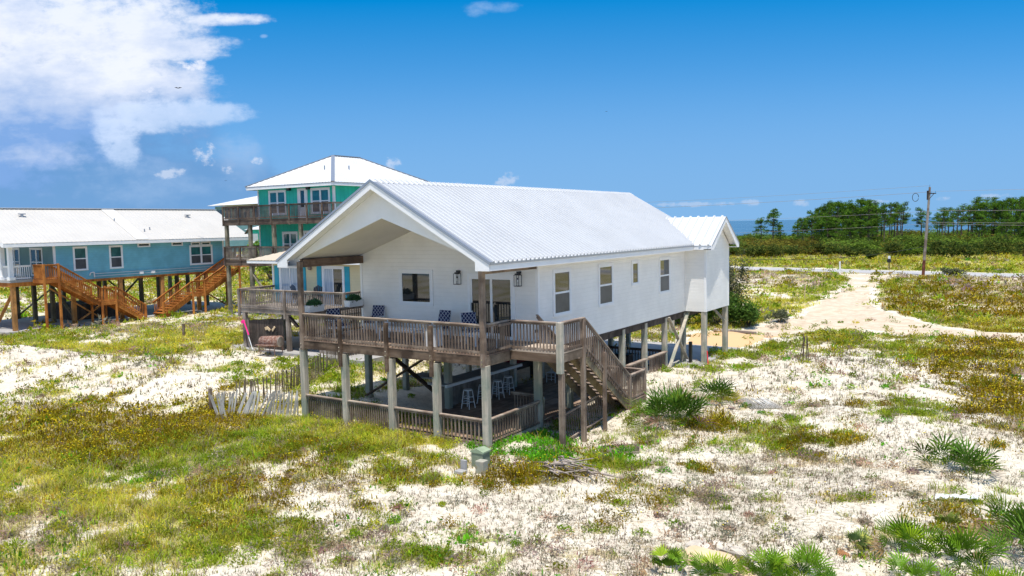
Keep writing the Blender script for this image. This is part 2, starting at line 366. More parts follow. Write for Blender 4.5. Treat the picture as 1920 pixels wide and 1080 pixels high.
BLOBS=[(-14.15,-4.74,0.122,0.216,-0.136,0.249,'o',1),(-13.58,-2.05,0.206,0.306,-0.133,0.246,'o',1),(-11.74,-7.36,0.19,0.365,-0.2,0.357,'o',0.9),
(-14.44,-7.4,0.39,0.827,-0.12,0.214,'y',0.8),(-9.18,-9.6,0.303,0.626,-0.212,0.37,'y',0.9),(-6.45,-6.32,0.255,0.364,-0.248,0.432,'g',1),
(-6.86,-8.27,0.42,0.703,-0.382,0.665,'g',0.9),(-5.9,-2.64,0.226,0.252,-0.148,0.263,'g',1),(-4.31,-0.17,0.307,0.28,-0.192,0.345,'y',0.9),
(-2.47,-4.06,0.266,0.269,-0.238,0.417,'o',0.8),(-1.48,-0.17,0.748,0.58,-0.189,0.334,'y',0.5),(-1.14,-2.7,0.473,0.409,-0.263,0.457,'g',0.7),
(-3.89,-6.02,0.268,0.33,-0.297,0.514,'d',0.8),(-3.71,-9.73,0.183,0.296,-0.286,0.484,'y',0.9),(-1.6,-7.2,0.271,0.319,-0.316,0.554,'o',0.8),
(-3.97,-11.41,0.238,0.457,-0.33,0.551,'d',0.8),(-0.88,-10.61,0.209,0.31,-0.454,0.776,'g',0.7),(2.06,-8.55,0.383,0.387,-0.394,0.674,'d',0.7),
(3.84,-8.13,0.567,0.477,-0.646,1.073,'g',0.6),(0.29,-8.18,0.456,0.51,-0.518,0.877,'g',0.7),(-1.55,-8.87,0.31,0.411,-0.37,0.636,'g',0.6),
(-27.76,-0.32,0.134,0.274,-0.104,0.206,'s',1),(-28.68,2.94,0.207,0.373,-0.248,0.496,'s',0.7),(-20.8,-4.59,0.319,0.685,-0.179,0.336,'s',0.5),
(-20.47,4.76,0.209,0.285,-0.352,0.696,'s',1),(-16.78,6.09,0.283,0.328,-0.416,0.824,'s',0.8),(-16.15,-0.28,0.203,0.301,-0.172,0.324,'s',0.9),
(-16.16,2.44,0.218,0.286,-0.254,0.491,'s',0.7),(-10.24,-8.78,0.71,1.436,-0.676,1.197,'s',0.9),(-15.97,-2.83,0.442,0.742,-0.512,0.957,'s',0.3),
(-13.32,-1.39,1.314,1.867,-0.372,0.682,'s',0.6),(-28.32,5.21,0.076,0.124,-0.251,0.512,'y',0.8),(-26.17,9.69,0.133,0.176,-0.109,0.228,'y',0.7),
(-20.58,8.99,0.324,0.38,-0.193,0.393,'o',0.6),(-12.84,4.89,0.409,0.434,-0.123,0.239,'g',0.7),(-15.12,3.72,0.245,0.294,-0.246,0.475,'g',0.6),
(-11.38,-0.7,0.259,0.331,-0.274,0.511,'y',0.6),(-14.16,-1.63,0.47,0.696,-0.396,0.736,'g',0.5),(-9.68,2.5,0.459,0.475,-0.197,0.373,'g',0.8),
(-30.69,6.32,0.448,0.741,-0.291,0.602,'g',0.5),(-36.66,4.67,0.173,0.344,-0.317,0.662,'g',0.8),(-38.91,9.73,0.152,0.264,-0.25,0.542,'d',0.6),
(-30.54,12.99,0.224,0.298,-0.157,0.339,'d',0.5),(-19.37,-4.67,0.258,0.534,-0.283,0.522,'d',0.6),(-21.96,-1.28,0.552,1.02,-0.302,0.581,'d',0.5),
(-22.81,12.53,0.354,0.395,-0.189,0.397,'d',0.4),(-14.66,10.36,0.434,0.406,-0.109,0.217,'g',0.9),(-16.03,8.64,0.425,0.44,-0.188,0.378,'g',0.8),
(-27.16,-0.87,0.317,0.656,-0.508,1.002,'d',0.4),(-20.01,1.2,0.392,0.611,-0.338,0.658,'d',0.5),(2.11,-2.59,0.609,0.417,-0.421,0.737,'o',0.9),
(1,1.21,0.65,0.402,-0.27,0.484,'b',1),(4.08,1.21,1.325,0.637,-0.723,1.276,'b',1),(2.64,-1.45,0.61,0.376,-0.446,0.79,'o',0.7),
(3.61,3.42,1.29,0.59,-0.895,1.632,'g',0.4),(3.24,1.06,1.075,0.56,-0.337,0.597,'o',0.6),(2.37,4.35,0.802,0.392,-0.539,0.98,'g',0.3),
(0.27,-1.9,1.239,0.937,-0.458,0.808,'d',0.5),(0.18,-2.56,2.508,1.969,-0.602,1.052,'g',0.7),(3.48,-3.09,0.66,0.414,-0.839,1.458,'o',0.5),
(0,3.92,1.113,0.657,-0.302,0.555,'g',0.8),(1.9,-5.4,0.248,0.203,-0.438,0.756,'s',0.9),(1.61,-3.92,0.367,0.281,-0.952,1.657,'s',0.6),
(4.64,-4.44,0.548,0.333,-0.999,1.729,'s',0.4),(5.9,-1.94,0.599,0.277,-0.546,0.953,'o',0.4),(6.98,-4.25,0.373,0.173,-0.457,0.767,'d',0.9),
(6.63,-6.17,0.431,0.236,-0.623,1.056,'d',0.9),(4.32,-6.88,0.62,0.456,-0.693,1.183,'g',0.6),(7.03,-3.46,1.206,0.533,-0.914,1.577,'o',0.7),
(0.01,-5.34,0.648,0.606,-0.595,1.026,'d',0.5),(4.81,-5.89,1.144,0.745,-2.053,3.449,'b',0.5),(6.73,-5.12,0.628,0.317,-0.674,1.152,'g',0.5),
(7.19,-2.54,0.895,0.367,-0.69,1.172,'g',0.3),(4.26,-0.23,0.829,0.419,-0.695,1.219,'g',0.5),(1.77,21.82,0.495,0.15,-0.207,0.42,'g',1),
(-0.09,22.54,0.729,0.249,-0.192,0.392,'g',1),(2.37,25.94,0.553,0.146,-0.234,0.487,'g',0.7),(0.78,16.46,0.734,0.274,-0.349,0.68,'g',0.8),
(1.42,9.27,3.021,1.331,-0.212,0.395,'b',0.7),(2.37,17.27,0.759,0.246,-0.348,0.685,'g',0.6),(2.54,6.23,3.884,1.742,-0.289,0.531,'g',0.5),
(-0.05,14.46,0.926,0.387,-0.279,0.545,'g',0.5),(8.19,5.23,0.595,0.15,-0.239,0.433,'g',0.9),(6.31,5.7,0.778,0.247,-0.384,0.696,'o',0.7),
(9.2,5.09,1.044,0.224,-0.272,0.485,'o',0.8),(10.97,10.37,0.645,0.079,-0.237,0.43,'g',0.9),(11.88,8.02,1.079,0.11,-0.372,0.669,'g',0.7),
(6.44,2.22,2.001,0.719,-0.353,0.632,'o',0.8),(7.82,2.99,0.694,0.202,-0.497,0.881,'d',0.6),(5.15,10.7,0.78,0.237,-0.487,0.907,'o',0.5),
(5.03,6.68,1.271,0.448,-0.616,1.129,'o',0.5),(6.3,2.14,1.994,0.732,-0.49,0.878,'g',0.5),(9.03,10.24,0.905,0.167,-0.568,1.058,'o',0.4),
(13.14,21.24,0.534,0.022,-0.058,0.113,'o',1),(11.38,21.86,0.562,0.045,-0.107,0.211,'o',0.7),(14.16,11.68,0.703,0.015,-0.105,0.192,'o',0.9),
(8.8,27.95,0.467,0.058,-0.161,0.332,'g',0.8),(11.38,28.15,0.331,0.023,-0.17,0.349,'o',0.9),(13.48,8.91,0.748,0.034,-0.297,0.538,'d',0.7),
(8.68,24.85,0.987,0.132,-0.262,0.523,'g',0.7),(3.59,34.32,0.43,0.087,-0.171,0.375,'g',0.6),(6.96,29.3,0.437,0.068,-0.204,0.426,'g',0.5),
(7.64,14.35,0.235,0.048,-0.106,0.202,'s',1),(7.22,21.4,0.448,0.08,-0.147,0.291,'s',1),(4.2,13.82,0.329,0.1,-0.181,0.342,'s',1),
(3.1,8.52,0.758,0.3,-0.256,0.477,'s',0.6),(10.8,4.68,1.144,0.179,-0.304,0.533,'s',0.8),(14.19,4.32,1.355,0.034,-0.362,0.638,'s',0.9),
(13.6,6.26,1.238,0.056,-0.769,1.346,'s',0.6),(10.57,1.23,0.626,0.119,-0.651,1.137,'s',0.5),(5.39,2.28,0.636,0.257,-0.423,0.753,'s',0.7),
(8.95,10.67,0.669,0.124,-0.394,0.734,'s',0.6),(8.89,-0.22,0.363,0.103,-0.344,0.605,'d',0.8),(9.94,3,0.431,0.088,-0.394,0.695,'d',0.7),
(7.19,-0.71,0.678,0.253,-0.389,0.674,'d',0.6),(9.28,-2.9,0.371,0.113,-0.4,0.678,'d',0.9),(12.04,1.61,0.804,0.099,-0.305,0.534,'d',0.7),
(11.86,-1.39,0.56,0.084,-0.401,0.685,'d',0.8),(8.66,-4.65,0.701,0.261,-0.607,1.03,'d',0.8),(11.98,0.24,2.109,0.282,-0.553,0.955,'o',0.7),
(10.66,-0.53,2.009,0.408,-0.694,1.187,'o',0.4),(13.2,-0.78,0.943,0.076,-0.541,0.933,'o',0.9),(13.62,0.99,2.254,0.123,-1.184,2.036,'g',0.7),
(14.11,-0.43,1.652,0.059,-0.566,0.951,'d',0.6),(9.77,-1.04,0.979,0.247,-0.769,1.317,'g',0.3),(11.72,-2.52,0.778,0.13,-0.891,1.512,'g',0.4),
(10.01,-4.17,1.496,0.426,-1.206,1.993,'g',0.5),(6.31,-2.17,0.746,0.334,-0.777,1.367,'o',0.4),(7.53,-2.35,0.8,0.31,-1.125,1.969,'g',0.4),
(11.57,-0.2,1.687,0.265,-0.775,1.349,'g',0.4),(14.36,2.05,2.271,0.048,-0.68,1.161,'g',0.6),(-5.23,52.88,0.232,0.063,-0.032,0.082,'y',0.8),
(-10.92,67.43,0.285,0.083,-0.042,0.125,'s',0.6),(-3,59.62,0.338,0.075,-0.049,0.132,'g',0.9),(-3.33,74.04,0.445,0.085,-0.038,0.119,'g',0.8),
(-2.33,42.15,0.407,0.11,-0.104,0.244,'g',0.8),(-9.74,76.42,0.135,0.034,-0.042,0.134,'d',0.9),(8.45,58.18,0.163,0.013,-0.024,0.062,'o',0.9),
(13.33,50.8,0.194,0.004,-0.029,0.069,'o',0.9),(4.19,65.45,0.303,0.037,-0.036,0.101,'g',0.8),(8.82,41.41,0.276,0.027,-0.108,0.247,'g',0.9),
(11.3,78.78,0.171,0.006,-0.051,0.156,'d',0.8),(9.74,51.44,0.677,0.048,-0.155,0.378,'s',0.4),(10.81,67.83,0.227,0.01,-0.04,0.111,'d',0.6),
(6.25,73.22,0.203,0.018,-0.056,0.165,'o',0.6),(12.09,39.68,0.334,0.015,-0.107,0.236,'y',0.8),(-6.39,55.3,0.287,0.08,-0.08,0.21,'s',0.6),
(-0.96,44.83,1.216,0.291,-0.243,0.58,'g',0.5)]
KINDS = 'goydb'
DRIVE = [(-2.0, 22.5), (.9, 22.3), (1.6, 27.2), (2.5, 32.4), (3.8, 34.2), (5.2, 33.8), (8.2, 32.6), (12.6, 32.4), (18, 30.7), (18.5, 33.5), (13, 36.4), (8.4, 39.2), (5.8, 43.5), (3.9, 49), (2.5, 56), (1.0, 66), (.2, 76), (.4, 82), (2.6, 86.8), (-6.6, 88.6), (-4.2, 84), (-2.9, 76), (-1.3, 63), (-.5, 47), (-.2, 37.5), (-1.2, 33), (-2.3, 30.5), (-4, 27.5)]
def segdist(x, y, poly):
    """signed distance to a closed polygon, inside negative"""
    d = np.full(x.shape, 1e9); ins = np.zeros(x.shape, bool); n = len(poly)
    for i in range(n):
        x0, y0 = poly[i]; x1, y1 = poly[(i+1) % n]; dx, dy = x1-x0, y1-y0
        t = np.clip(((x-x0)*dx+(y-y0)*dy)/(dx*dx+dy*dy), 0, 1)
        d = np.minimum(d, np.hypot(x-x0-t*dx, y-y0-t*dy))
        c = ((y0 > y) != (y1 > y)) & (x < (x1-x0)*(y-y0)/(y1-y0+1e-12)+x0); ins ^= c
    return np.where(ins, -d, d)
def fields(x, y):
    """vegetation density 0..1 and weights of the five kinds of growth"""
    x = np.asarray(x, float); y = np.asarray(y, float)
    wx = x+(fbm(x, y, .5, 3, 21)-.5)*2.4+(fbm(x, y, 2., 2, 27)-.5)*.7; wy = y+(fbm(x, y, .5, 3, 33)-.5)*2.4+(fbm(x, y, 2., 2, 39)-.5)*.7
    left = 1/(1+np.exp((x+2.5+y*.3)*.9)); far = 1/(1+np.exp(-(y-24)*.5))
    veg = .13+.37*left; veg = veg*(1-far)+.76*far
    vf = 1/(1+np.exp(-(y-95)*.4)); veg = veg*(1-vf)+.95*vf
    K_ = {k: np.full(x.shape, .02) for k in KINDS}
    K_['d'] += .25*(1-far); K_['y'] += .25*left+.25*far+.6*vf; K_['o'] += .18*far; K_['g'] += .12+.12*left+.25*vf; K_['d'] += .16*far
    for (cx_, cy_, a, b, c, d, k, s) in BLOBS:
        r = np.sqrt((a*(wx-cx_)+b*(wy-cy_))**2+(c*(wx-cx_)+d*(wy-cy_))**2)
        wgt = s*np.clip((1.35-r)/.7, 0, 1)
        if k == 's': veg = veg*(1-.9*wgt)
        else:
            m = (np.where(wx+wy*.25 > -2, .12, .5) if k == 'd' else 1.)
            veg = 1-(1-veg)*(1-.9*wgt*m); K_[k] += 2.2*wgt
    n = fbm(x, y, 1.1, 4, 3); nb = fbm(x, y, .3, 3, 44)
    kn = {k: K_[k]*(.35+1.3*fbm(x, y, .8, 3, 60+i*7)**1.3) for i, k in enumerate(KINDS)}
    nc = fbm(x, y, 2.6, 2, 8); rt_ = (1-left)*(1-far); veg = np.clip(veg*.95-.10*rt_+(n-.5)*1.9+(nb-.5)*.6+(nc-.55)*(1.1+1.3*rt_), 0, 1)
    for (a, b, c, d) in ((-8.4, -.1, .1, 22), (-22, -13, 7.2, 20), (-50.5, -41.7, 4.6, 24)):
        inside = np.clip(1-np.maximum(np.maximum(a-x, x-b), np.maximum(c-y, y-d))/.25, 0, 1)
        if a > -10: inside = inside*np.clip((y-(1.5+(fbm(x, y*0, .9, 2, 77))*2))/.6, 0, 1)
        veg = veg*(1-.97*inside)
    dd = segdist(x, y, DRIVE)+(fbm(x, y, 1.1, 3, 88)-.5)*.9
    veg = veg*np.clip((dd-.1-.05*far)/.5, 0, 1)
    mid = np.exp(-((x-(-1.0+.028*(y-45)))/.45)**2)*(y > 47)*(y < 84)*(fbm(x, y, .35, 2, 91) > .5); veg = np.maximum(veg, .75*mid)
    # the road
    veg = np.where(vf > .5, np.maximum(veg, .80), veg)
    rd = (y-(92.0+(-6.9/33.6)*(x-5))); rdd = np.abs(rd-.3)-4.5
    veg = veg*np.clip(rdd/.4, 0, 1)
    verge = np.clip(1-np.abs(rd-5)/4, 0, 1)*(rd > 2.5)
    kn['g'] = kn['g']+verge*2.5
    tot = sum(kn.values())
    return veg, {k: kn[k]/tot for k in KINDS}
KCOL = {'g': (.32, .39, .03), 'o': (.28, .21, .01), 'y': (.58, .54, .07), 'd': (.54, .43, .32), 'b': (.15, .42, .02)}
def mixcol(ks):
    return sum(ks[k][:, None]*np.array(KCOL[k])[None, :] for k in KINDS)

# ------------------------------------------------------------ ground
def axis(lo, a, b, hi, st, gr=1.13):
    mid = list(np.arange(a, b+1e-6, st)); r = []; s = st; v = b
    while v < hi: s *= gr; v += s; r.append(min(v, hi))
    l = []; s = st; v = a
    while v > lo: s *= gr; v -= s; l.append(max(v, lo))
    return np.array(l[::-1]+mid+r)
def ground():
    xs = axis(-420, -52, 24, 260, .25); ys = axis(-60, -14, 50, 345, .25, 1.06)
    X, Y = np.meshgrid(xs, ys); Z = hz(X, Y); nx, ny = len(xs), len(ys)
    Z[-6:, :] -= np.linspace(0, 1.2, 6)[:, None]
    co = np.stack([X, Y, Z], -1).reshape(-1, 3).astype('f')
    me = D.meshes.new('ground'); i = np.arange((nx-1)*(ny-1)); r = i//(nx-1); c = i % (nx-1); a = r*nx+c
    q = np.stack([a, a+1, a+nx+1, a+nx], -1).astype('i')
    me.vertices.add(len(co)); me.vertices.foreach_set('co', co.ravel()); me.loops.add(q.size); me.loops.foreach_set('vertex_index', q.ravel())
    me.polygons.add(len(q)); me.polygons.foreach_set('loop_start', np.arange(0, q.size, 4, dtype='i')); me.polygons.foreach_set('use_smooth', np.ones(len(q), bool)); me.update()
    veg, ks = fields(X.ravel(), Y.ravel()); col = mixcol(ks)
    at = me.attributes.new('growth', 'FLOAT_COLOR', 'POINT')
    at.data.foreach_set('color', np.concatenate([col, np.ones((len(col), 1))], 1).astype('f').ravel())
    a2 = me.attributes.new('cover', 'FLOAT', 'POINT'); a2.data.foreach_set('value', (veg*np.where(Y.ravel() > 40, 1.0, .85)).astype('f'))
    a3 = me.attributes.new('litter', 'FLOAT', 'POINT'); a3.data.foreach_set('value', (ks['d']*.75).astype('f'))
    m = D.materials.new('sandy_ground'); m.use_nodes = True; t = NT(m.node_tree); t.n.clear()
    b = t.new('ShaderNodeBsdfPrincipled'); o = t.new('ShaderNodeOutputMaterial'); t.l.new(b.outputs[0], o.inputs[0])
    A = lambda n, k: t.new('ShaderNodeAttribute', attribute_name=n).outputs[k]
    P = pos(t); cov = A('cover', 'Fac'); lit = A('litter', 'Fac'); gc = A('growth', 'Color')
    nf = t.noise(P, 9, 8, .72); nm = t.noise(P, 2.2, 6, .65); ns = t.noise(P, 35, 4, .7); nl = t.noise(P, .35, 4, .6)
    sand = t.mix(t.mapr(nm, .35, .65), (.72, .655, .54, 1), (.60, .535, .43, 1)); sand = t.mix(t.math('MULTIPLY', t.mapr(nl, .5, .7), .5), sand, (.58, .49, .39, 1))
    sand = t.mix(t.math('MULTIPLY', t.mapr(ns, .60, .72), .5), sand, (.34, .27, .21, 1))
    k1 = t.mapr(t.math('ADD', nf, t.math('ADD', t.math('MULTIPLY', lit, .16), t.math('ADD', t.math('MULTIPLY', cov, .10), t.math('MULTIPLY', t.math('SUBTRACT', ns, .5), .55)))), .60, .70)
    sand = t.mix(t.math('MULTIPLY', k1, .8), sand, (.28, .235, .165, 1))
    k2 = t.mapr(t.math('ADD', nf, t.math('MULTIPLY', cov, .62)), .70, .88)
    gcol = t.mix(t.mapr(ns, .30, .62), t.mix(1., gc, (.55, .50, .42, 1), blend='MULTIPLY'), t.mix(.6, gc, (.56, .47, .30, 1)))
    t.put(b.inputs['Base Color'], t.mix(k2, sand, gcol)); b.inputs['Roughness'].default_value = .95; b.inputs['Specular IOR Level'].default_value = .1
    bn = t.new('ShaderNodeBump'); bn.inputs['Strength'].default_value = .6; bn.inputs['Distance'].default_value = .06
    t.put(bn.inputs['Height'], t.math('ADD', nf, t.math('MULTIPLY', nm, 1.2))); t.l.new(bn.outputs[0], b.inputs['Normal'])
    me.materials.append(m); ob = D.objects.new('ground', me); COL.objects.link(ob); tag(ob, kind='structure')
ground()

def drape(name, poly, mat, lift, step, noise=0., label=None):
    """a sheet over the terrain cut to a polygon with a ragged edge"""
    P = np.array(poly); x0, y0 = P.min(0)-1; x1, y1 = P.max(0)+1
    xs = np.arange(x0, x1, step); ys = np.arange(y0, y1, step); X, Y = np.meshgrid(xs, ys)
    s = segdist(X, Y, poly)
    if noise: s = s+(fbm(X, Y, 1.1, 3, 88)-.5)*noise
    Z = hz(X, Y)+lift-np.clip(s+.12, 0, 1)*.25
    keep = s < .45; nx = len(xs); idx = -np.ones(X.shape, int); idx[keep] = np.arange(keep.sum())
    vs = np.stack([X[keep], Y[keep], Z[keep]], -1); fs = []
    for j in range(X.shape[0]-1):
        for i in range(nx-1):
            q = (idx[j, i], idx[j, i+1], idx[j+1, i+1], idx[j+1, i])
            if min(q) >= 0: fs.append(tuple(int(k) for k in q))
    me = D.meshes.new(name); me.from_pydata(vs.tolist(), [], fs); me.materials.append(mat); me.polygons.foreach_set('use_smooth', [True]*len(fs))
    ob = D.objects.new(name, me); COL.objects.link(ob); return tag(ob, kind='structure')
def drivecol(t):
    P = pos(t); a = t.mix(t.mapr(t.noise(P, 1.2, 5, .6), .35, .65), (.50, .40, .29, 1), (.62, .51, .39, 1))
    a = t.mix(t.mapr(t.noise(P, 3.5, 6, .75), .56, .68), a, (.36, .29, .19, 1)); y = sepz(t, 1)
    return t.mix(t.mapr(t.math('ADD', y, t.math('MULTIPLY', t.noise(P, .6, 4), 5)), 30.5, 33.5, 1., 0.), a, (.62, .41, .22, 1))
drape('sandy_driveway', DRIVE, M_('packed_sand', drivecol, .95, lambda t: t.noise(pos(t), 2.5, 8, .65), .3, .05, spec=.1), .012, .35, .9)
# the road: a long strip crossing the whole view, with pale shoulders
def roady(x): return 92.0+(-6.9/33.6)*(x-5)
mb = MB(); mb2 = MB()
for x0 in range(-240, 240, 12):
    for (b, lo, hi, z) in ((mb, -2.2, 3.4, .05), (mb2, -3.2, 4.1, .035)):
        b.add([(x0, roady(x0)+lo, z), (x0+12, roady(x0+12)+lo, z), (x0+12, roady(x0+12)+hi, z), (x0, roady(x0)+hi, z)], [(0, 1, 2, 3)])
tag(mb.build('road', M_('old_asphalt', var((.40, .39, .39), .08, .8), .9, spec=.2)), kind='structure')
tag(mb2.build('road_shoulder', M_('pale_shoulder', var((.55, .50, .42), .1, 1.5), .95, spec=.1)), kind='structure')
mb = MB()
for x0 in range(-240, 240, 12):
    for k in (-1.9, 3.1): mb.add([(x0, roady(x0)+k, .056), (x0+12, roady(x0+12)+k, .056), (x0+12, roady(x0+12)+k+.12, .056), (x0, roady(x0)+k+.12, .056)], [(0, 1, 2, 3)])
tag(mb.build('road_marking', M_('road_paint', (.75, .75, .72), .8)), kind='structure')
# sea
def seac(t):
    n = t.noise(t.scalevec(pos(t), (.01, .035, 1)), 1, 6, .6); return t.mix(t.mapr(n, .35, .65), (.045, .10, .155, 1), (.075, .15, .21, 1))
mb = MB()
for (r0, r1) in ((0, 400), (400, 1500), (1500, 6000), (6000, 24000)):
    for i in range(48):
        a, b = math.radians(i*7.5), math.radians(i*7.5+7.5)
        mb.add([(r0*math.cos(a), r0*math.sin(a), -.9), (r1*math.cos(a), r1*math.sin(a), -.9), (r1*math.cos(b), r1*math.sin(b), -.9), (r0*math.cos(b), r0*math.sin(b), -.9)], [(0, 1, 2, 3)])
tag(mb.build('sea', M_('sea_water', seac, .25, lambda t: t.noise(t.scalevec(pos(t), (.15, .4, 1)), 1, 6, .6), .5, .6, spec=.4), fix=False), kind='structure')
# ------------------------------------------------------------ building helpers
def mroof(name, E0, E1, S, Lf, par, mat, pitch=.27, rib=.08, th=.03, sub=None):
    """ribbed sheet metal: E0-E1 eave line, S unit up-slope direction, Lf(t) slope length at t along the eave"""
    E0 = Vector(E0); E1 = Vector(E1); S = Vector(S).normalized(); e = (E1-E0).normalized(); L = (E1-E0).length
    n = e.cross(S).normalized(); n = n if n.z > 0 else -n
    pr = []; t = 0
    while t < L:
        pr += [(t, 0), (min(t+pitch-.110, L), 0)]
        if t+pitch < L: pr += [(t+pitch-.100, rib), (t+pitch-.045, rib)]
        t += pitch
    pr.append((L, 0)); mb = MB(); vs = []; fs = []
    last = -1; P = []
    for a in pr:
        if a[0] > last+1e-4: P.append(a); last = a[0]
    for (t, h) in P: vs += [E0+e*t+n*h, E0+e*t+S*max(Lf(t), 0.001)+n*h]
    k = len(P)
    fs += [(2*i, 2*i+2, 2*i+3, 2*i+1) for i in range(k-1)]
    for (t, h) in P: vs += [E0+e*t-n*th, E0+e*t+S*max(Lf(t), .001)-n*th]
    o = 2*k
    fs += [(o+2*i, o+2*i+1, o+2*i+3, o+2*i+2) for i in range(k-1)]+[(2*i, o+2*i, o+2*i+2, 2*i+2) for i in range(k-1)]+[(2*i+1, 2*i+3, o+2*i+3, o+2*i+1) for i in range(k-1)]+[(0, 1, o+1, o), (2*k-2, o+2*k-2, o+2*k-1, 2*k-1)]
    mb.add(vs, fs); return mb.build(name, mat, par)
def railing(p0, p1, h, par, m='rail', mc='cap', sp=.125, bw=.036, capw=.13, low=.09, name='railing', b0=None, cap=True):
    p0 = Vector(p0); p1 = Vector(p1); L = (p1-p0).length; n = max(2, int(Vector((p1.x-p0.x, p1.y-p0.y, 0)).length/sp)); mb = MB()
    z = Vector((0, 0, 1))
    for i in range(1, n):
        c = p0.lerp(p1, i/n); j = random.uniform(-.006, .006); lo = low-.06 if b0 is None else b0
        mb.beam(c+z*lo+Vector((j, j, 0)), c+z*(h-.04), bw, bw, (0, 1, 0))
    mb.beam(p0+z*low, p1+z*low, .04, .075); mb.beam(p0+z*(h-.07), p1+z*(h-.07), .045, .08)
    r = mb.build(name, m, par)
    if cap: MB().beam(p0+z*(h-.01), p1+z*(h-.01), capw, .036).build('handrail', mc, r)
    return r
def window(par, F, a0, a1, z0, z1, style='double', trim='white_trim', glass='glass', tw=.1, low='screen', pr=.035, name='window'):
    mb = MB()
    mb.fbox(F, a0-tw, a1+tw, z1, z1+tw, 0, pr); mb.fbox(F, a0-tw, a1+tw, z0-tw*.9, z0, 0, pr+.012)
    mb.fbox(F, a0-tw, a0, z0, z1, 0, pr); mb.fbox(F, a1, a1+tw, z0, z1, 0, pr)
    w_ = mb.build(name, trim, par); zm = (z0+z1)/2; s = .035
    cols = [(a0, a1)] if style != 'twin' else [(a0, (a0+a1)/2-.05), ((a0+a1)/2+.05, a1)]
    sb = MB()
    if style == 'twin': sb.fbox(F, cols[0][1], cols[1][0], z0, z1, 0, pr)
    for (b0, b1) in cols:
        if style in ('double', 'twin'):
            sb.fbox(F, b0, b1, zm-s, zm+s, .003, pr-.008)
            MB().fbox(F, b0+s, b1-s, zm+s, z1-s, -.01, .006).build('pane', glass, w_); MB().fbox(F, b0+s, b1-s, z0+s, zm-s, -.01, .012).build('screen' if low == 'screen' else 'pane', low, w_)
        else: MB().fbox(F, b0+s, b1-s, z0+s, z1-s, -.01, .006).build('pane', glass, w_)
        sb.fbox(F, b0, b0+s, z0, z1, .002, pr-.01); sb.fbox(F, b1-s, b1, z0, z1, .002, pr-.01); sb.fbox(F, b0+s, b1-s, z1-s, z1, .002, pr-.01); sb.fbox(F, b0+s, b1-s, z0, z0+s, .002, pr-.01)
    sb.build('sash', trim, w_); return w_
def stairs(par, A, d, width, zt, zb, run, n, mat, nstr=2, rails=(1, 1), h=1.0, mr=None, mc=None, sp=.125, ml=None):
    """A: middle of the top edge, d: unit direction going down"""
    A = Vector((A[0], A[1], 0)); d = Vector((d[0], d[1], 0)).normalized(); s = Vector((d.y, -d.x, 0)); mb = MB(); Z = Vector((0, 0, 1))
    for i in range(n):
        t = run*(i+.5)/n; z = zt-(zt-zb)*(i+1)/(n+1); c = A+d*t+Z*z
        mb.beam(c-s*(width/2+.04), c+s*(width/2+.04), run/n+.03, .045)
    st = mb.build('staircase', mat, par)
    for k in range(nstr):
        q = (k/(nstr-1)-.5)*(width-.05) if nstr > 1 else 0
        a = A+s*q+Z*(zt-.26); b = A+d*run+s*q+Z*(zb-.20)
        MB().beam(a, b, .045, .27).build('stringer', ml or mat, st)
    for k, sg in enumerate((1, -1)):
        if rails[k]:
            q = s*sg*(width/2+.05)
            railing(A+q+Z*zt, A+d*run+q+Z*zb, h, st, mr or mat, mc or mat, sp=sp, b0=-.12, cap=False)
            MB().beam(A+q+Z*(zt+h), A+d*run+q+Z*(zb+h), .10, .036).build('handrail', mc or mat, st)
    return st
def boards(x0, x1, y0, y1, z, ax, w_=.14, gap=.008, th=.035):
    mb = MB()
    if ax == 1:
        x = x0
        while x < x1-.03: mb.box(x, min(x+w_-gap, x1), y0+random.uniform(-.008, .008), y1, z-th, z+random.uniform(-.002, .002)); x += w_
    else:
        y = y0
        while y < y1-.03: mb.box(x0, x1, y, min(y+w_-gap, y1), z-th, z+random.uniform(-.002, .002)); y += w_
    return mb
def post(par, x, y, z0, z1, w_=.2, m='piling', name='piling', rot=0):
    mb = MB(); a = w_/2; c, s = math.cos(rot), math.sin(rot); ch = w_*.09
    pts = [(-a+ch, -a), (a-ch, -a), (a, -a+ch), (a, a-ch), (a-ch, a), (-a+ch, a), (-a, a-ch), (-a, -a+ch)]
    mb.prism([(x+px*c-py*s, y+px*s+py*c, z0) for px, py in pts], (0, 0, z1-z0)); return mb.build(name, m, par)

# ------------------------------------------------------------ the white beach house
H = root('beach_house', (-4.257, 0, 0), 'white stilt house with ribbed white metal roof and deep gabled porch', 'house')
XL, XR, YF, YB, ZB, ZD = -8.51, 0., 3.29, 19.9, 2.68, 3.0; XM = -4.257
def zr(x): return 8.75-.569*abs(x-XM)
mb = MB().prism([(XL, YF, ZB), (XR, YF, ZB), (XR, YF, 6.15), (XM, YF, 8.55), (XL, YF, 6.15)], (0, YB-YF, 0))
mb.build('wall', 'white_siding', H)
MB().prism([(-1, 17.38, ZB+.003), (-1, 20.86, ZB+.003), (-1, 20.86, 5.95), (-1, 19.12, 7.22), (-1, 17.38, 5.95)], (2.09, 0, 0)).build('wing_wall', 'white_siding', H)
each(((-.09, .022, YF-.022, YF+.09, ZB, 5.8), (XL-.02, XL+.09, YF-.022, YF+.09, ZB, 6.1), (1.0, 1.108, 17.362, 17.47, ZB, 5.85), (1.0, 1.108, 20.78, 20.88, ZB, 5.85)), 'corner_trim', 'white_trim', H)
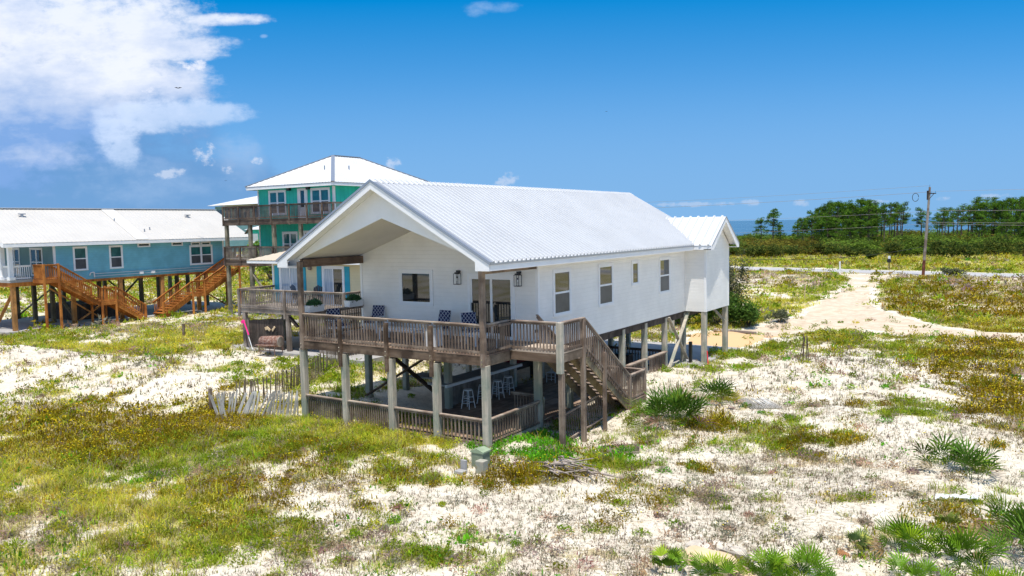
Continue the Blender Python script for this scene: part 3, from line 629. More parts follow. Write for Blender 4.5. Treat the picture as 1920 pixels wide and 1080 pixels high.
# roof
SR = Vector((-4.853, 0, 2.762)); SLn = SR.length
rf = mroof('roof', (.596, -.5, 5.988), (.596, 20.24, 5.988), SR, lambda t: SLn, H, 'white_metal')
mroof('roof_slope', (2*XM-.596, -.5, 5.988), (2*XM-.596, 20.24, 5.988), (-SR.x, 0, SR.z), lambda t: SLn, H, 'white_metal')
cap = MB()
y = -.52
while y < 20.2:
    for s in (-1, 1): cap.beam((XM+s*.09, y, 8.735), (XM+s*.09, y+.24, 8.735), .2, .012, (s*.49, 0, .87))
    y += .25
for s in (-1, 1): cap.add([(XM, -.53, 8.80), (XM, 20.26, 8.80), (XM+s*.2, 20.26, 8.68), (XM+s*.2, -.53, 8.68)], [(0, 1, 2, 3)])
cap.build('ridge_cap', 'white_metal', rf, fix=False)
fl = MB()
for s in (-1, 1):
    e = XM+s*(4.88); n = Vector((s*.494, 0, .869))
    fl.prism([(XM, -.535, 8.795), (e, -.535, 5.99+.035), (e, -.535, 5.93), (XM, -.535, 8.70)], (0, .02, 0))
    fl.prism([(XM, -.52, 8.795), (e, -.52, 6.025), (e, -.52, 6.0), (XM, -.52, 8.77)], (0, .26, 0))
fl.build('rake_flashing', 'grey_metal', rf)  # white metal; the grey-blue of reflected sky is put into its colour
MB().box(.60, .625, -.5, 17.02, 5.93, 5.995).build('eave_flashing', 'grey_metal', rf)
bb = MB()
for s in (-1, 1):
    e = XM+s*4.83
    bb.prism([(XM, -.51, 8.70), (e, -.51, 5.945), (e, -.51, 5.74), (XM+s*4.30, -.51, 5.74), (XM+s*4.30, -.51, 6.02), (XM, -.51, 8.46)], (0, .04, 0))
    # box return and sloping soffit behind the board
    bb.box(*sorted((XM+s*4.30, XM+s*4.79)), -.468, -.02, 5.75, 5.79)
    bb.prism([(XM, -.469, 8.58), (XM+s*4.5, -.469, 6.02), (XM+s*4.5, -.469, 5.99), (XM, -.469, 8.545)], (0, .46, 0))
bb.build('bargeboard', 'white_trim', rf)
fb = MB()
fb.box(.555, .595, -.466, 17.06, 5.745, 5.925).box(.0, .553, -.02, 17.38, 5.762, 5.79)
fb.box(2*XM-.595, 2*XM-.555, -.466, 20.2, 5.745, 5.925).box(2*XM-.553, XL, -.02, 20.1, 5.762, 5.79)
fb.build('fascia', 'white_trim', rf)
gp = MB()
for s in (-1, 1): gp.prism([(XM+s*4.42, -.004, 6.02), (XM, -.004, 8.56), (XM, -.004, 7.47), (XM+s*4.255, -.004, 6.0)], (0, .05, 0))
gp.box(-9.0, -8.5, -.003, .045, 5.77, 6.05)
gp.build('gable_panel', 'white_trim', H)
pc = MB()
for s in (-1, 1): pc.prism([(XM, .05, 7.49), (XM+s*4.25, .05, 6.03), (XM+s*4.25, .05, 6.09), (XM, .05, 7.55)], (0, YF-.05, 0))
pc.build('porch_ceiling', 'porch_ceiling', H)
# wing roof
ws = Vector((0, 2.12, 1.40)); wl = ws.length
wr = mroof('wing_roof', (-1.95, 17.0, 5.97), (1.52, 17.0, 5.97), ws, lambda t: wl, H, 'white_metal', pitch=.42)
mroof('wing_roof_slope', (-1.95, 21.24, 5.97), (1.52, 21.24, 5.97), (0, -2.12, 1.40), lambda t: wl, H, 'white_metal', pitch=.42)
wb = MB()
for s in (-1, 1):
    wb.prism([(1.49, 19.12, 7.345), (1.49, 19.12+s*2.13, 5.94), (1.49, 19.12+s*2.13, 5.76), (1.49, 19.12+s*1.85, 5.76), (1.49, 19.12, 7.10)], (.035, 0, 0))
    wb.box(*((1.12, 1.488) + tuple(sorted((19.12+s*1.75, 19.12+s*2.10)))), 5.765, 5.80)
    wb.prism([(1.095, 19.12, 7.26), (1.095, 19.12+s*2.0, 5.94), (1.095, 19.12+s*2.0, 5.91), (1.095, 19.12, 7.22)], (.39, 0, 0))
wb.box(.60, 1.488, 17.02, 17.05, 5.76, 5.945).box(.60, 1.488, 17.05, 17.36, 5.775, 5.80)
wb.build('wing_bargeboard', 'white_trim', wr)
MB().prism([(1.53, 17.0, 6.0), (1.53, 19.12, 7.40), (1.53, 21.24, 6.0), (1.53, 21.24, 5.95), (1.53, 19.12, 7.345), (1.53, 17.0, 5.95)], (.012, 0, 0)).build('wing_rake_flashing', 'grey_metal', wr)
# windows and doors
FS = frame((XR, 0, 0), (0, 1, 0), (1, 0, 0))
FP = frame((0, YF, 0), (1, 0, 0), (0, -1, 0))
for (a0, a1, z0, z1, st) in ((4.43, 5.57, 3.86, 5.40, 'double'), (8.03, 9.17, 3.87, 5.41, 'double'), (11.18, 11.75, 4.50, 5.40, 'single'), (14.2, 15.34, 3.88, 5.40, 'double')):
    window(H, FS, a0, a1, z0, z1, st)
pw = window(H, FP, -6.31, -4.85, 4.2, 5.37, 'single', tw=.13, name='picture_window')
dm = MB()
dm.fbox(FP, -3.05, -2.93, 3.0, 5.27, 0, .05).fbox(FP, -1.07, -.95, 3.0, 5.27, 0, .05).fbox(FP, -3.05, -.95, 5.27, 5.39, 0, .052).fbox(FP, -2.93, -1.07, 3.0, 3.04, 0, .05)
dr = dm.build('sliding_door', 'white_trim', H)
MB().fbox(FP, -2.86, -2.06, 3.12, 5.18, -.01, .01).build('pane', 'glass', dr)
MB().fbox(FP, -1.93, -1.14, 3.12, 5.18, -.01, .022).build('pane', 'glass', dr)
for (a, b, k) in ((-2.93, -1.98, .02), (-2.01, -1.07, .036)):
    MB().fbox(FP, a, a+.07, 3.04, 5.27, 0, k).fbox(FP, b-.07, b, 3.04, 5.27, 0, k).fbox(FP, a+.07, b-.07, 5.19, 5.27, 0, k).fbox(FP, a+.07, b-.07, 3.04, 3.12, 0, k).build('sash', 'white_trim', dr)
MB().fbox(FP, -2.88, -2.84, 4.0, 4.3, .02, .06).build('handle', 'black_metal', dr)
for xc in (-3.45, -.75):
    l = MB(); z0, z1 = 4.97, 5.38; y0, y1 = .04, .24
    for a in (-.11, .095):
        for c in (y0, y1-.015): l.fbox(FP, xc+a, xc+a+.015, z0, z1, c, c+.015)
    for zz in (z0, z1-.015): l.fbox(FP, xc-.11, xc+.11, zz, zz+.018, y0, y0+.015).fbox(FP, xc-.11, xc+.11, zz, zz+.018, y1-.015, y1).fbox(FP, xc-.11, xc-.095, zz, zz+.018, y0, y1).fbox(FP, xc+.095, xc+.11, zz, zz+.018, y0, y1)
    l.fbox(FP, xc-.07, xc+.07, z1, z1+.05, y0, y1-.03).fbox(FP, xc-.05, xc+.07, z1+.05, 5.50, 0, .14).fbox(FP, xc-.015, xc+.015, z0+.12, z0+.30, .13, .16)
    lan = l.build('wall_lantern', 'black_metal', H)
    MB().cyl((xc, YF-.145, z0+.13), (xc, YF-.145, z0+.24), .022).build('bulb', 'white_soft', lan)
# porch deck
boards(XL, .02, -.05, YF, ZD, 1).build('deck_floor', 'deck', H)
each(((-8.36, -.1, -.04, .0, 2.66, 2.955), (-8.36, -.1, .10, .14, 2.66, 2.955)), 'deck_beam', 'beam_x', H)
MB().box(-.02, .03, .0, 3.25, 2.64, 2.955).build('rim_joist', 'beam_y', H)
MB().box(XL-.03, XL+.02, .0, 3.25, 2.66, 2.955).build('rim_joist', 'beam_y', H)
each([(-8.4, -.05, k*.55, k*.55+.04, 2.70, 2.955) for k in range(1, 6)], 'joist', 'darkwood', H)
for x in (-8.42, -.06): post(H, x, -.02, 2.62, 5.93, .175, 'rail', 'porch_post')
MB().box(-8.52, -8.34, .09, YF-.005, 5.72, 6.02).build('porch_beam', WM('porch_beam_wood', (.16, .11, .08), (.30, .21, .15), 1, (.10, .07, .055)), H)
MB().box(-.20, -.02, .09, YF-.005, 5.60, 5.84).build('porch_beam', 'beam_y', H)
for x in (-8.46, -6.29, -4.05, -2.05, -.02): post(H, x, .03, -.5, 2.60 if x > -8 and x < -1 else 2.66, .235, 'piling', 'piling')
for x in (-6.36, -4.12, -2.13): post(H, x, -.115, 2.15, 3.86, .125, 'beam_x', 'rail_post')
bolt = MB()
for x in (-8.42, -6.36, -4.12, -2.13, -.06):
    for z in (2.72, 2.86): bolt.cyl((x, -.17 if -8 < x < -1 else -.11, z), (x, -.19 if -8 < x < -1 else -.125, z), .02, n=8)
bolt.build('bolt', 'chrome', H)
xs_ = (-8.33, -6.42, -6.30, -4.18, -4.06, -2.19, -2.07, -.16)
for i in range(0, 8, 2): railing((xs_[i], -.02, ZD), (xs_[i+1], -.02, ZD), 1.0, H, cap=False)
MB().box(-8.36, -.14, -.09, .05, 3.965, 4.0).build('handrail', 'cap', H)
railing((XL+.08, .1, ZD), (XL+.08, YF-.03, ZD), 1.0, H)
railing((0, .08, ZD), (0, 1.38, ZD), 1.0, H)
g_ = railing((.10, .62, ZD+.05), (.12, 1.36, ZD+.05), .92, H, name='gate', cap=False)
# landing and outside stairs
boards(.035, 1.98, 1.40, 3.02, ZD, 0).build('landing_floor', M_('sunlit_deck', wood((.42, .33, .25), (.60, .50, .40), 0, 6), .85, spec=.2), H)  # sunlight put into the colour: a paler copy of the deck wood
each(((.03, 1.86, 1.385, 1.43, 2.68, 2.955), (.03, 1.86, 2.9, 2.94, 2.68, 2.955)), 'landing_beam', 'beam_x', H)
MB().box(1.93, 1.975, 1.5, 2.88, 2.68, 2.955).build('landing_beam', 'beam_y', H)
railing((.06, 1.42, ZD), (1.84, 1.42, ZD), 1.0, H, capw=.16)
railing((1.95, 1.50, ZD), (1.95, 2.88, ZD), 1.0, H, capw=.15)
post(H, 1.95, 1.40, 2.35, 4.0, .20, 'piling', 'landing_post'); post(H, 1.97, 1.44, -.6, 2.35, .17, 'rail', 'landing_post')
post(H, 1.95, 2.95, -.8, 4.0, .155, 'rail', 'landing_post'); post(H, 1.97, 4.50, -.8, 2.6, .12, 'rail', 'landing_post')
st = stairs(H, (1.03, 3.02), (0, 1), 1.74, ZD, .42, 3.58, 13, 'rail', 4, (1, 1), 1.0, 'rail', 'cap', .14, 'stringer')
boards(.25, 1.98, 6.6, 8.05, .42, 0).build('landing_floor', 'deck', H)
each(((.25, 1.9, 7.98, 8.03, .12, .38), (1.92, 1.97, 6.65, 7.98, .12, .38)), 'landing_beam', 'rail', H)
railing((1.95, 6.68, .42), (1.95, 7.93, .42), 1.0, H); railing((.3, 8.0, .42), (1.88, 8.0, .42), 1.0, H)
post(H, 1.95, 6.62, -.4, 1.46, .12, 'rail', 'landing_post'); post(H, 1.95, 8.0, -.4, 1.46, .12, 'rail', 'landing_post')
# under the house
for y in (3.4, 5.7, 8.0, 10.35, 12.7, 15.05, 17.5):
    for x in (-8.35, -4.2, -.13):
        if y == 5.7 and x == -4.2: continue
        post(H, x, y, -.5, 2.68, .25 if y < 4 else .23, 'piling', 'piling')
for x in (-8.35, -4.2): post(H, x, 19.7, -.5, 2.68, .23)
for y in (17.52, 20.72): post(H, .95, y, -.4, 2.68, .25)
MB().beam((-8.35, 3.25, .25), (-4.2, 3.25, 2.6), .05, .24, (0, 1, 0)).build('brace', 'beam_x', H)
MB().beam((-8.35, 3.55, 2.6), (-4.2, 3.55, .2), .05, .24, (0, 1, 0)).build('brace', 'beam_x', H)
MB().beam((.04, 15.15, 2.6), (.04, 17.55, .25), .05, .16, (1, 0, 0)).build('brace', 'piling', H)
MB().beam((.09, 15.1, .15), (.09, 17.6, 2.62), .05, .16, (1, 0, 0)).build('brace', 'piling', H)
MB().beam((-8.3, 10.4, 2.5), (-8.3, 15, .3), .05, .2, (1, 0, 0)).build('brace', 'beam_y', H)
MB().beam((.95, 20.6, 1.9), (.2, 20.6, 2.66), .1, .14, (0, 1, 0)).build('brace', 'piling', H)
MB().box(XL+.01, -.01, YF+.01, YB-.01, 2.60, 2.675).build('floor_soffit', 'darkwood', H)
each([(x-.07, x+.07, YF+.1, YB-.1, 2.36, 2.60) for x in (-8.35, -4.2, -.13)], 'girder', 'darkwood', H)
boards(-4.35, -.04, .25, 15.2, .13, 0, .15).build('patio_floor', 'deck', H)
each(((-.03, .02, .1, 3.3, -.25, .10), (-.03, .02, 10.4, 15.1, -.05, .16)), 'skirt_board', 'piling', H)
MB().box(-4.1, -.1, -.02, .03, -.25, .05).build('skirt_board', 'piling', H)
def lowrail(p0, p1, h=.9, **k): return railing(p0, p1, h, H, sp=k.pop('sp', .15), bw=.04, low=.1, **k)
lowrail((-8.34, .0, .0), (-6.42, 0, .0), m='lathdk', sp=.1); lowrail((-6.16, 0, 0), (-4.18, 0, 0), sp=.1)
lowrail((-3.92, 0, 0), (-2.18, 0, 0)); lowrail((-1.92, 0, 0), (-.15, 0, 0))
lowrail((0, .12, 0), (0, 3.25, 0)); lowrail((0, 10.5, .12), (0, 12.58, .12), capw=.2, h=.88); lowrail((0, 12.82, .12), (0, 14.92, .12), capw=.2, h=.88)
lowrail((-4.1, 15.0, .13), (-.25, 15.0, .13), m='darkwood', mc='darkwood')
railing((-1.4, 3.6, .13), (-.1, 3.6, .13), .9, H); railing((-.1, 8.1, .13), (-.1, 10.2, .13), .9, H)
MB().beam((-.35, 4.1, .1), (.05, 3.5, .95), .05, .10).build('brace', 'piling', H)
MB().box(-8.6, 1.06, 15.3, 22.9, -.1, .125).build('slab', 'concrete', H)
en = MB()
for i in range(28): en.box(-5.75+i*.06*.0-.02, -5.73, 15.6+i*.15, 15.6+i*.15+.142, .13, 2.34)
en.box(-8.2, -5.76, 15.6, 19.8, .13, 2.34); en.build('storage_wall', M_('pale_panel', var((.45, .46, .44), .12, 2), .8), H)
# downpipe and small fittings on the side wall
MB().box(-.06, .03, YF-.14, YF-.09, 3.35, 3.45).build('outlet_box', 'black_metal', H)
kids(H)
mt['cream_bright'] = M_('newer_roof_sheet', (.66, .65, .63), .45, spec=.4)
# ------------------------------------------------------------ blue stilt house far left
B = root('stilt_house', (-46.2, 5, .6), 'long blue lap-sided stilt house with a pale metal roof and new orange wooden stairs', 'house')
BX, BW, BY0, BY1, BZ, BD = -42., 8.4, 8.08, 21.85, 3.88, 4.15; BM = BX-BW/2
def bzr(x): return 9.02-.515*abs(x-BM)
MB().prism([(BX-BW, BY0, BZ), (BX, BY0, BZ), (BX, BY0, 6.62), (BM, BY0, 8.75), (BX-BW, BY0, 6.62)], (0, BY1-BY0, 0)).build('wall', 'blue_siding', B)
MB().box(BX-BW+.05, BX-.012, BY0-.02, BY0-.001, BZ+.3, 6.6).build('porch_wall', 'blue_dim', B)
MB().prism([(BX-BW, 5.0, 6.62), (BX-.02, 5.0, 6.62), (BM, 5.0, 8.75)], (0, .1, 0)).build('gable_wall', 'blue_siding', B)
each(((BX-.09, BX+.025, BY0-.03, BY0+.1, BZ, 6.5), (BX-.09, BX+.022, BY1-.1, BY1+.03, BZ, 6.5)), 'corner_trim', 'white_trim', B)
Lb = math.hypot(4.72, 4.72*.515); Sb = Vector((-1, 0, .515))
br = mroof('roof', (BX+.52, 4.65, 6.585), (BX+.52, 24.3, 6.585), Sb, lambda t: Lb, B, 'cream_metal', .3, .010)
mroof('roof_slope', (2*BM-BX-.52, 4.65, 6.585), (2*BM-BX-.52, 24.3, 6.585), (1, 0, .515), lambda t: Lb, B, 'cream_metal', .6, .010)
MB().beam((BX+.45, 14.4, 6.66), (BM+.05, 14.4, 9.04), 1.0, .012, (.46, 0, .89)).build('roof_panel', 'cream_bright', br)
MB().beam((BM, 4.6, 9.05), (BM, 24.3, 9.05), .4, .05).build('ridge_cap', 'white_metal', br)
for (y, k) in ((7.6, .72), (20.6, .68)):
    x = BX-4.2*k; MB().cyl((x, y, bzr(x)-.05), (x, y, bzr(x)+.16), .1, n=8).beam((x-.05, y-.22, bzr(x)+.19), (x+.05, y+.22, bzr(x)+.19), .2, .07).build('roof_vent', 'grey_metal', br)
for (y, k) in ((13.9, .55), (15.3, .16), (15.9, .22)):
    x = BX-4.2*k; MB().cyl((x, y, bzr(x)-.05), (x, y, bzr(x)+.22), .045, n=8).build('vent_pipe', 'grey_metal', br)
MB().box(BX+.47, BX+.51, 4.66, 24.3, 6.33, 6.56).box(BX, BX+.47, 5.1, 24.2, 6.40, 6.43).build('fascia', 'white_trim', B)
MB().prism([(BM, 4.64, 8.98), (BX+.52, 4.64, 6.55), (BX+.52, 4.64, 6.33), (BX+.3, 4.64, 6.33), (BM, 4.64, 8.72)], (0, .04, 0)).prism([(BM, 4.64, 8.98), (2*BM-BX-.52, 4.64, 6.55), (2*BM-BX-.52, 4.64, 6.33), (BM, 4.64, 8.72)], (0, .04, 0)).build('bargeboard', 'white_trim', br)
FB = frame((BX, 0, 0), (0, 1, 0), (1, 0, 0))
for (a0, a1) in ((9.47, 10.3), (12.1, 12.94)): window(B, FB, a0, a1, 4.62, 6.14, 'double', tw=.1, glass='glass_teal')
for (a0, a1) in ((14.3, 15.2), (17.15, 18.0)): window(B, FB, a0, a1, 6.10, 6.30, 'single', tw=.07)
wq = window(B, FB, 18.75, 20.65, 4.55, 5.92, 'twin', tw=.12, glass='glass_teal'); window(B, FB, 18.85, 19.6, 6.06, 6.24, 'single', tw=.06); window(B, FB, 19.8, 20.55, 6.06, 6.24, 'single', tw=.06)
FBP = frame((0, BY0-.02, 0), (1, 0, 0), (0, -1, 0))
window(B, FBP, -45.1, -43.6, 4.3, 6.1, 'twin', tw=.12, low='glass', name='porch_door'); window(B, FBP, -48.2, -46.8, 4.3, 6.1, 'twin', tw=.12, low='glass', name='porch_door')
dk = MB().box(BX-BW, BX+.02, 5.1, BY0, 3.98, BD); dk.build('deck_floor', 'concrete', B)
MB().box(BX-BW, BX, 5.15, BY0, 3.70, 3.975).box(BX-.02, BX+.0, BY0, BY1, 3.70, 3.875).build('rim_joist', 'orange', B)
for x in (BX-.15, BX-1.25, BX-4.2, BX-7.2): 
    MB().box(x-.13, x+.13, 5.17, 5.43, BD, 6.62).box(x-.19, x+.19, 5.11, 5.49, BD+.001, BD+.22).box(x-.18, x+.18, 5.12, 5.48, 6.3, 6.61).build('column', 'white_trim', B)
railing((BX-.3, 5.3, BD), (BX-1.1, 5.3, BD), .95, B, 'white_trim', 'white_trim'); railing((BX-1.4, 5.3, BD), (BX-8.3, 5.3, BD), .95, B, 'white_trim', 'white_trim')
railing((BX-.1, 5.5, BD), (BX-.1, 6.55, BD), .95, B, 'white_trim', 'white_trim')
for i, y in enumerate((5.35, 9.3, 12.8, 16.2, 19.4, 22.2)):
    for x in (BX-.15, BX-3.0, BX-5.6, BX-8.2): post(B, x, y, -.2, 3.72, .27, 'bluepile' if x < BX-1 else 'orange_dk', 'piling')
for (a, b) in (((BX-3, 5.4, 3.4), (BX-5.6, 5.4, 1)), ((BX-5.6, 5.45, 3.4), (BX-3, 5.45, 1)), ((BX-.1, 5.4, 3.5), (BX-2.8, 5.4, 1)), ((BX-3, 9.3, 3.4), (BX-.1, 9.3, 1.2)), ((BX-.02, 7.7, 3.4), (BX-.02, 11.3, .9)), ((BX+.03, 9.5, 1), (BX+.03, 11.6, 2.2)),
               ((BX-5.6, 15, 3.4), (BX-5.6, 17.6, 1)), ((BX-5.5, 17.6, 3.4), (BX-5.5, 15, 1)), ((BX-.1, 19.3, 2.6), (BX-.1, 21.9, 1)), ((BX-8.2, 9.3, 1), (BX-8.2, 12.6, 3.4))):
    MB().beam(a, b, .06, .22, (0, 1, 0) if a[1] == b[1] else (1, 0, 0)).build('brace', 'orange_dk' if a[0] > BX-3 else 'bluepile', B)
for k, (y0, y1) in enumerate(((8.0, 23.9),)): MB().box(BX-BW-.3, BX+.3, 4.6, 24.3, .2, .76).build('slab', 'concrete', B)
MB().box(BX-6.5, BX-2.5, 10.5, 14.6, .77, 1.9).build('storage_box', 'darkwood', B)
# first stair (right of the porch) and second stair
def ostair(y0, zt, y1, zm, y2, y3, ze, land_y0, flip=False):
    X0, X1 = BX+.1, BX+1.5; xc = (X0+X1)/2
    if not flip:
        boards(X0-.05, X1, land_y0, y0, zt, 0).build('landing_floor', 'orange', B); MB().box(X1-.03, X1+.02, land_y0, y0, zt-.27, zt-.04).box(X0, X1-.03, land_y0-.02, land_y0+.03, zt-.27, zt-.04).build('landing_beam', 'orange', B)
        railing((X0+.05, land_y0+.03, zt), (X1-.05, land_y0+.03, zt), .98, B, 'orange', 'orange', sp=.115, bw=.06); railing((X1-.02, land_y0+.1, zt), (X1-.02, y0-.05, zt), .98, B, 'orange', 'orange')
        for yy in (land_y0+.05, y0): post(B, X1-.02, yy, .3, zt+1.02, .14, 'orange', 'landing_post')
        stairs(B, (xc, y0), (0, 1), 1.25, zt, zm, y1-y0, 10, 'orange', 3, (1, 1), .98)
        stairs(B, (xc, y2), (0, 1), 1.25, zm, ze, y3-y2, 7, 'orange', 3, (1, 1), .98)
        posts = (y1, y2); end = y3
    boards(X0-.05, X1, y1, y2, zm, 0).build('landing_floor', 'orange', B); MB().box(X1-.03, X1+.02, y1, y2, zm-.27, zm-.04).build('landing_beam', 'orange', B)
    railing((X1-.02, y1+.07, zm), (X1-.02, y2-.07, zm), .98, B, 'orange', 'orange')
    for yy in (y1+.03, y2-.03):
        for x in (X1-.02, X0): post(B, x, yy, .3, zm+1.0, .13, 'orange', 'landing_post')
    post(B, X1-.02, y3, .3, ze+1.0, .13, 'orange', 'landing_post')
ostair(7.55, BD, 10.42, 2.32, 11.5, 13.7, .85, 6.55)
X0, X1 = BX+.1, BX+1.5; xc = (X0+X1)/2
boards(X0-.05, X1, 17.7, 18.85, 2.30, 0).build('landing_floor', 'orange', B); MB().box(X1-.03, X1+.02, 17.7, 18.85, 2.03, 2.26).build('landing_beam', 'orange', B)
railing((X1-.02, 17.77, 2.3), (X1-.02, 18.8, 2.3), .98, B, 'orange', 'orange')
stairs(B, (xc, 17.7), (0, -1), 1.25, 2.30, .82, 2.55, 8, 'orange', 3, (1, 1), .98); stairs(B, (xc, 22.2), (0, -1), 1.25, BD, 2.3, 3.35, 10, 'orange', 3, (1, 1), .98)
boards(X0-.05, X1, 22.2, 23.4, BD, 0).build('landing_floor', 'orange', B)
for yy in (15.15, 17.73, 18.8): post(B, X1-.02, yy, .3, 3.28 if yy > 16 else 1.85, .13, 'orange', 'landing_post')
for yy in (22.2, 23.35): post(B, X1-.02, yy, .3, BD+1, .14, 'orange', 'landing_post')
for (y, z) in ((10.7, 4.25), ): MB().path([(BX+.05, y-.25, z-.1), (BX+.1, y-.2, z+.1), (BX+.1, y+.05, z+.12), (BX+.05, y+.1, z-.25)], .04).build('hose', 'white_soft', B)
for y in (14.25, 15.2): MB().box(BX, BX+.12, y, y+.3, 4.02, 4.2).build('dryer_vent', 'white_soft', B)
for i in range(5): MB().beam((BX+.03, 10.8, 3.98+i*.09), (BX+.03, 21.8, 3.98+i*.09), .03, .025, (1, 0, 0)).build('skirt_slat', 'white_trim' if i % 2 else 'blue_siding', B)
kids(B)

# ------------------------------------------------------------ teal three-storey house
T = root('tall_house', (-31, 25.5, .7), 'teal multi-storey house with a white hipped roof and dark timber balconies', 'house')
TX0, TX1, TY0, TY1 = -35.1, -27., 20., 31.; TF = (4.95, 7.95)
MB().box(TX0, TX1, TY0, TY1, 4.6, 10.3).build('wall', 'teal', T)
each(((TX1-.12, TX1+.03, TY0-.03, TY0+.12, 4.6, 10.15), (TX0-.03, TX0+.1, TY0-.03, TY0+.1, 4.6, 10.15)), 'corner_trim', 'white_trim', T)
ex0, ex1, ey0, ey1, ez = -35.75, -26.4, 19.35, 31.6, 10.42; hw = (ex1-ex0)/2; hh = 2.36
def hip(par, ex0, ex1, ey0, ey1, ez, hh, mat, pitch=.3):
    hw = (ex1-ex0)/2; L = math.hypot(hw, hh); k = L/hw; ly = ey1-ey0; lx = ex1-ex0
    r = mroof('roof', (ex0, ey0, ez), (ex1, ey0, ez), (0, hw, hh), lambda t: k*min(t, lx-t), par, mat, pitch, .018)
    mroof('roof_slope', (ex1, ey0, ez), (ex1, ey1, ez), (-hw, 0, hh), lambda t: min(L, k*t, k*(ly-t)), par, mat, pitch, .018)
    mroof('roof_slope', (ex0, ey0, ez), (ex0, ey1, ez), (hw, 0, hh), lambda t: min(L, k*t, k*(ly-t)), par, mat, pitch, .018)
    mroof('roof_slope', (ex0, ey1, ez), (ex1, ey1, ez), (0, -hw, hh), lambda t: k*min(t, lx-t), par, mat, pitch, .018)
    return r
tr = hip(T, ex0, ex1, ey0, ey1, ez, hh, 'white_metal')
mx = (ex0+ex1)/2; hc = MB()
for (a, b) in (((ex0, ey0), (mx, ey0+hw)), ((ex1, ey0), (mx, ey0+hw)), ((ex1, ey1), (mx, ey1-hw))): hc.beam((a[0], a[1], ez+.03), (b[0], b[1], ez+hh+.03), .26, .05)
hc.beam((mx, ey0+hw, ez+hh+.03), (mx, ey1-hw, ez+hh+.03), .3, .05); hc.build('hip_cap', 'grey_metal', tr)
MB().box(ex0+.04, ex1-.04, ey0+.03, ey0+.07, ez-.25, ez-.04).box(ex1-.07, ex1-.03, ey0+.07, ey1, ez-.25, ez-.04).box(ex0+.03, ex0+.07, ey0+.07, ey1, ez-.25, ez-.04).box(ex0+.07, ex1-.07, ey0+.07, ey1, ez-.16, ez-.12).build('fascia', 'white_trim', T)
for (x, y) in ((-28.6, 23.2), (-29.4, 21.5)): z = ez+hh*min(1, (ex1-x)/hw, (y-ey0)/hw); MB().cyl((x, y, z-.1), (x, y, z+.3), .05, n=8).build('vent_pipe', 'grey_metal', tr)
FT = frame((0, TY0, 0), (1, 0, 0), (0, -1, 0))
for (a0, a1) in ((-33.75, -32.1), (-29.2, -27.52)): window(T, FT, a0, a1, 8.35, 9.95, 'twin', tw=.14, glass='glass_teal')
for (a0, a1) in ((-32.4, -31.0),): window(T, FT, a0, a1, 5.3, 6.85, 'twin', tw=.14, glass='glass_teal')
tdr = window(T, FT, -30.6, -29.8, 7.98, 10.0, 'single', tw=.12, name='door'); window(T, FT, -30.1, -28.6, 5.0, 6.9, 'twin', tw=.14, low='glass', name='door')
MB().fbox(FT, -30.56, -30.4, 8.02, 9.96, .0, .03).fbox(FT, -30.0, -29.84, 8.02, 9.96, .0, .03).fbox(FT, -30.4, -30.0, 8.02, 8.75, .0, .03).build('door_panel', 'white_trim', tdr)
for x in (-31.55, -29.5): MB().box(x-.14, x+.14, TY0-.2, TY0, 10.0, 10.2).build('wall_lamp', 'black_metal', T)
DX0, DX1, DY = -36.75, -25.0, 18.0
for z in TF:
    boards(DX0, DX1, DY-.04, TY0, z, 1).build('deck_floor', 'olddeck', T); boards(DX0, TX0, TY0, 24, z, 1).build('deck_floor', 'olddeck', T)
    MB().box(DX0, DX1, DY, DY+.1, z-.42, z-.04).box(DX0, DX0+.08, DY, 24, z-.42, z-.04).box(DX0+.1, DX1, TY0-.2, TY0-.05, z-.4, z-.05).build('deck_beam', 'olddeck', T)
    xs_ = [DX0+.05, -34.9, -33.1, -31.3, -29.4, -27.6, -26.1, DX1]
    for a, b in zip(xs_, xs_[1:]): railing((a+.05, DY+.02, z), (b-.05, DY+.02, z), 1.0, T, 'greydeck' if z < 6 else 'olddeck', 'olddeck', sp=.12)
    railing((DX0+.02, DY+.1, z), (DX0+.02, 24, z), 1.0, T, 'greydeck', 'olddeck'); railing((DX1, DY+.1, z), (DX1, TY0, z), 1.0, T, 'greydeck', 'olddeck')
    for x in xs_: post(T, x, DY-.03, z-.45, z+1.0, .11, 'olddeck', 'rail_post')
for x in (DX0+.15, -33.9, -31.3, -28.5, DX1-.1): post(T, x, DY+.18, .2, 7.55, .25, 'post_old', 'deck_post'); post(T, x, TY0+.3, .2, 4.6, .27, 'post_old', 'deck_post')
for x in (DX0+.2, -33.9, -31.3, -28.5):
    for y in (23.8, 27.5, 31): post(T, x, y, .2, 4.6, .27, 'post_old', 'deck_post')
MB().beam((-33.8, DY+.2, 3.9), (-32.6, DY+.2, 2.6), .07, .2, (0, 1, 0)).build('brace', 'post_old', T); MB().beam((-33.9, DY+.3, 7.5), (-34.6, DY+.3, 6.9), .07, .2, (0, 1, 0)).build('brace', 'post_old', T)
MB().box(DX0-.4, -25.5, 16.9, 31, .1, .80).build('slab', 'concrete', T)
kids(T)

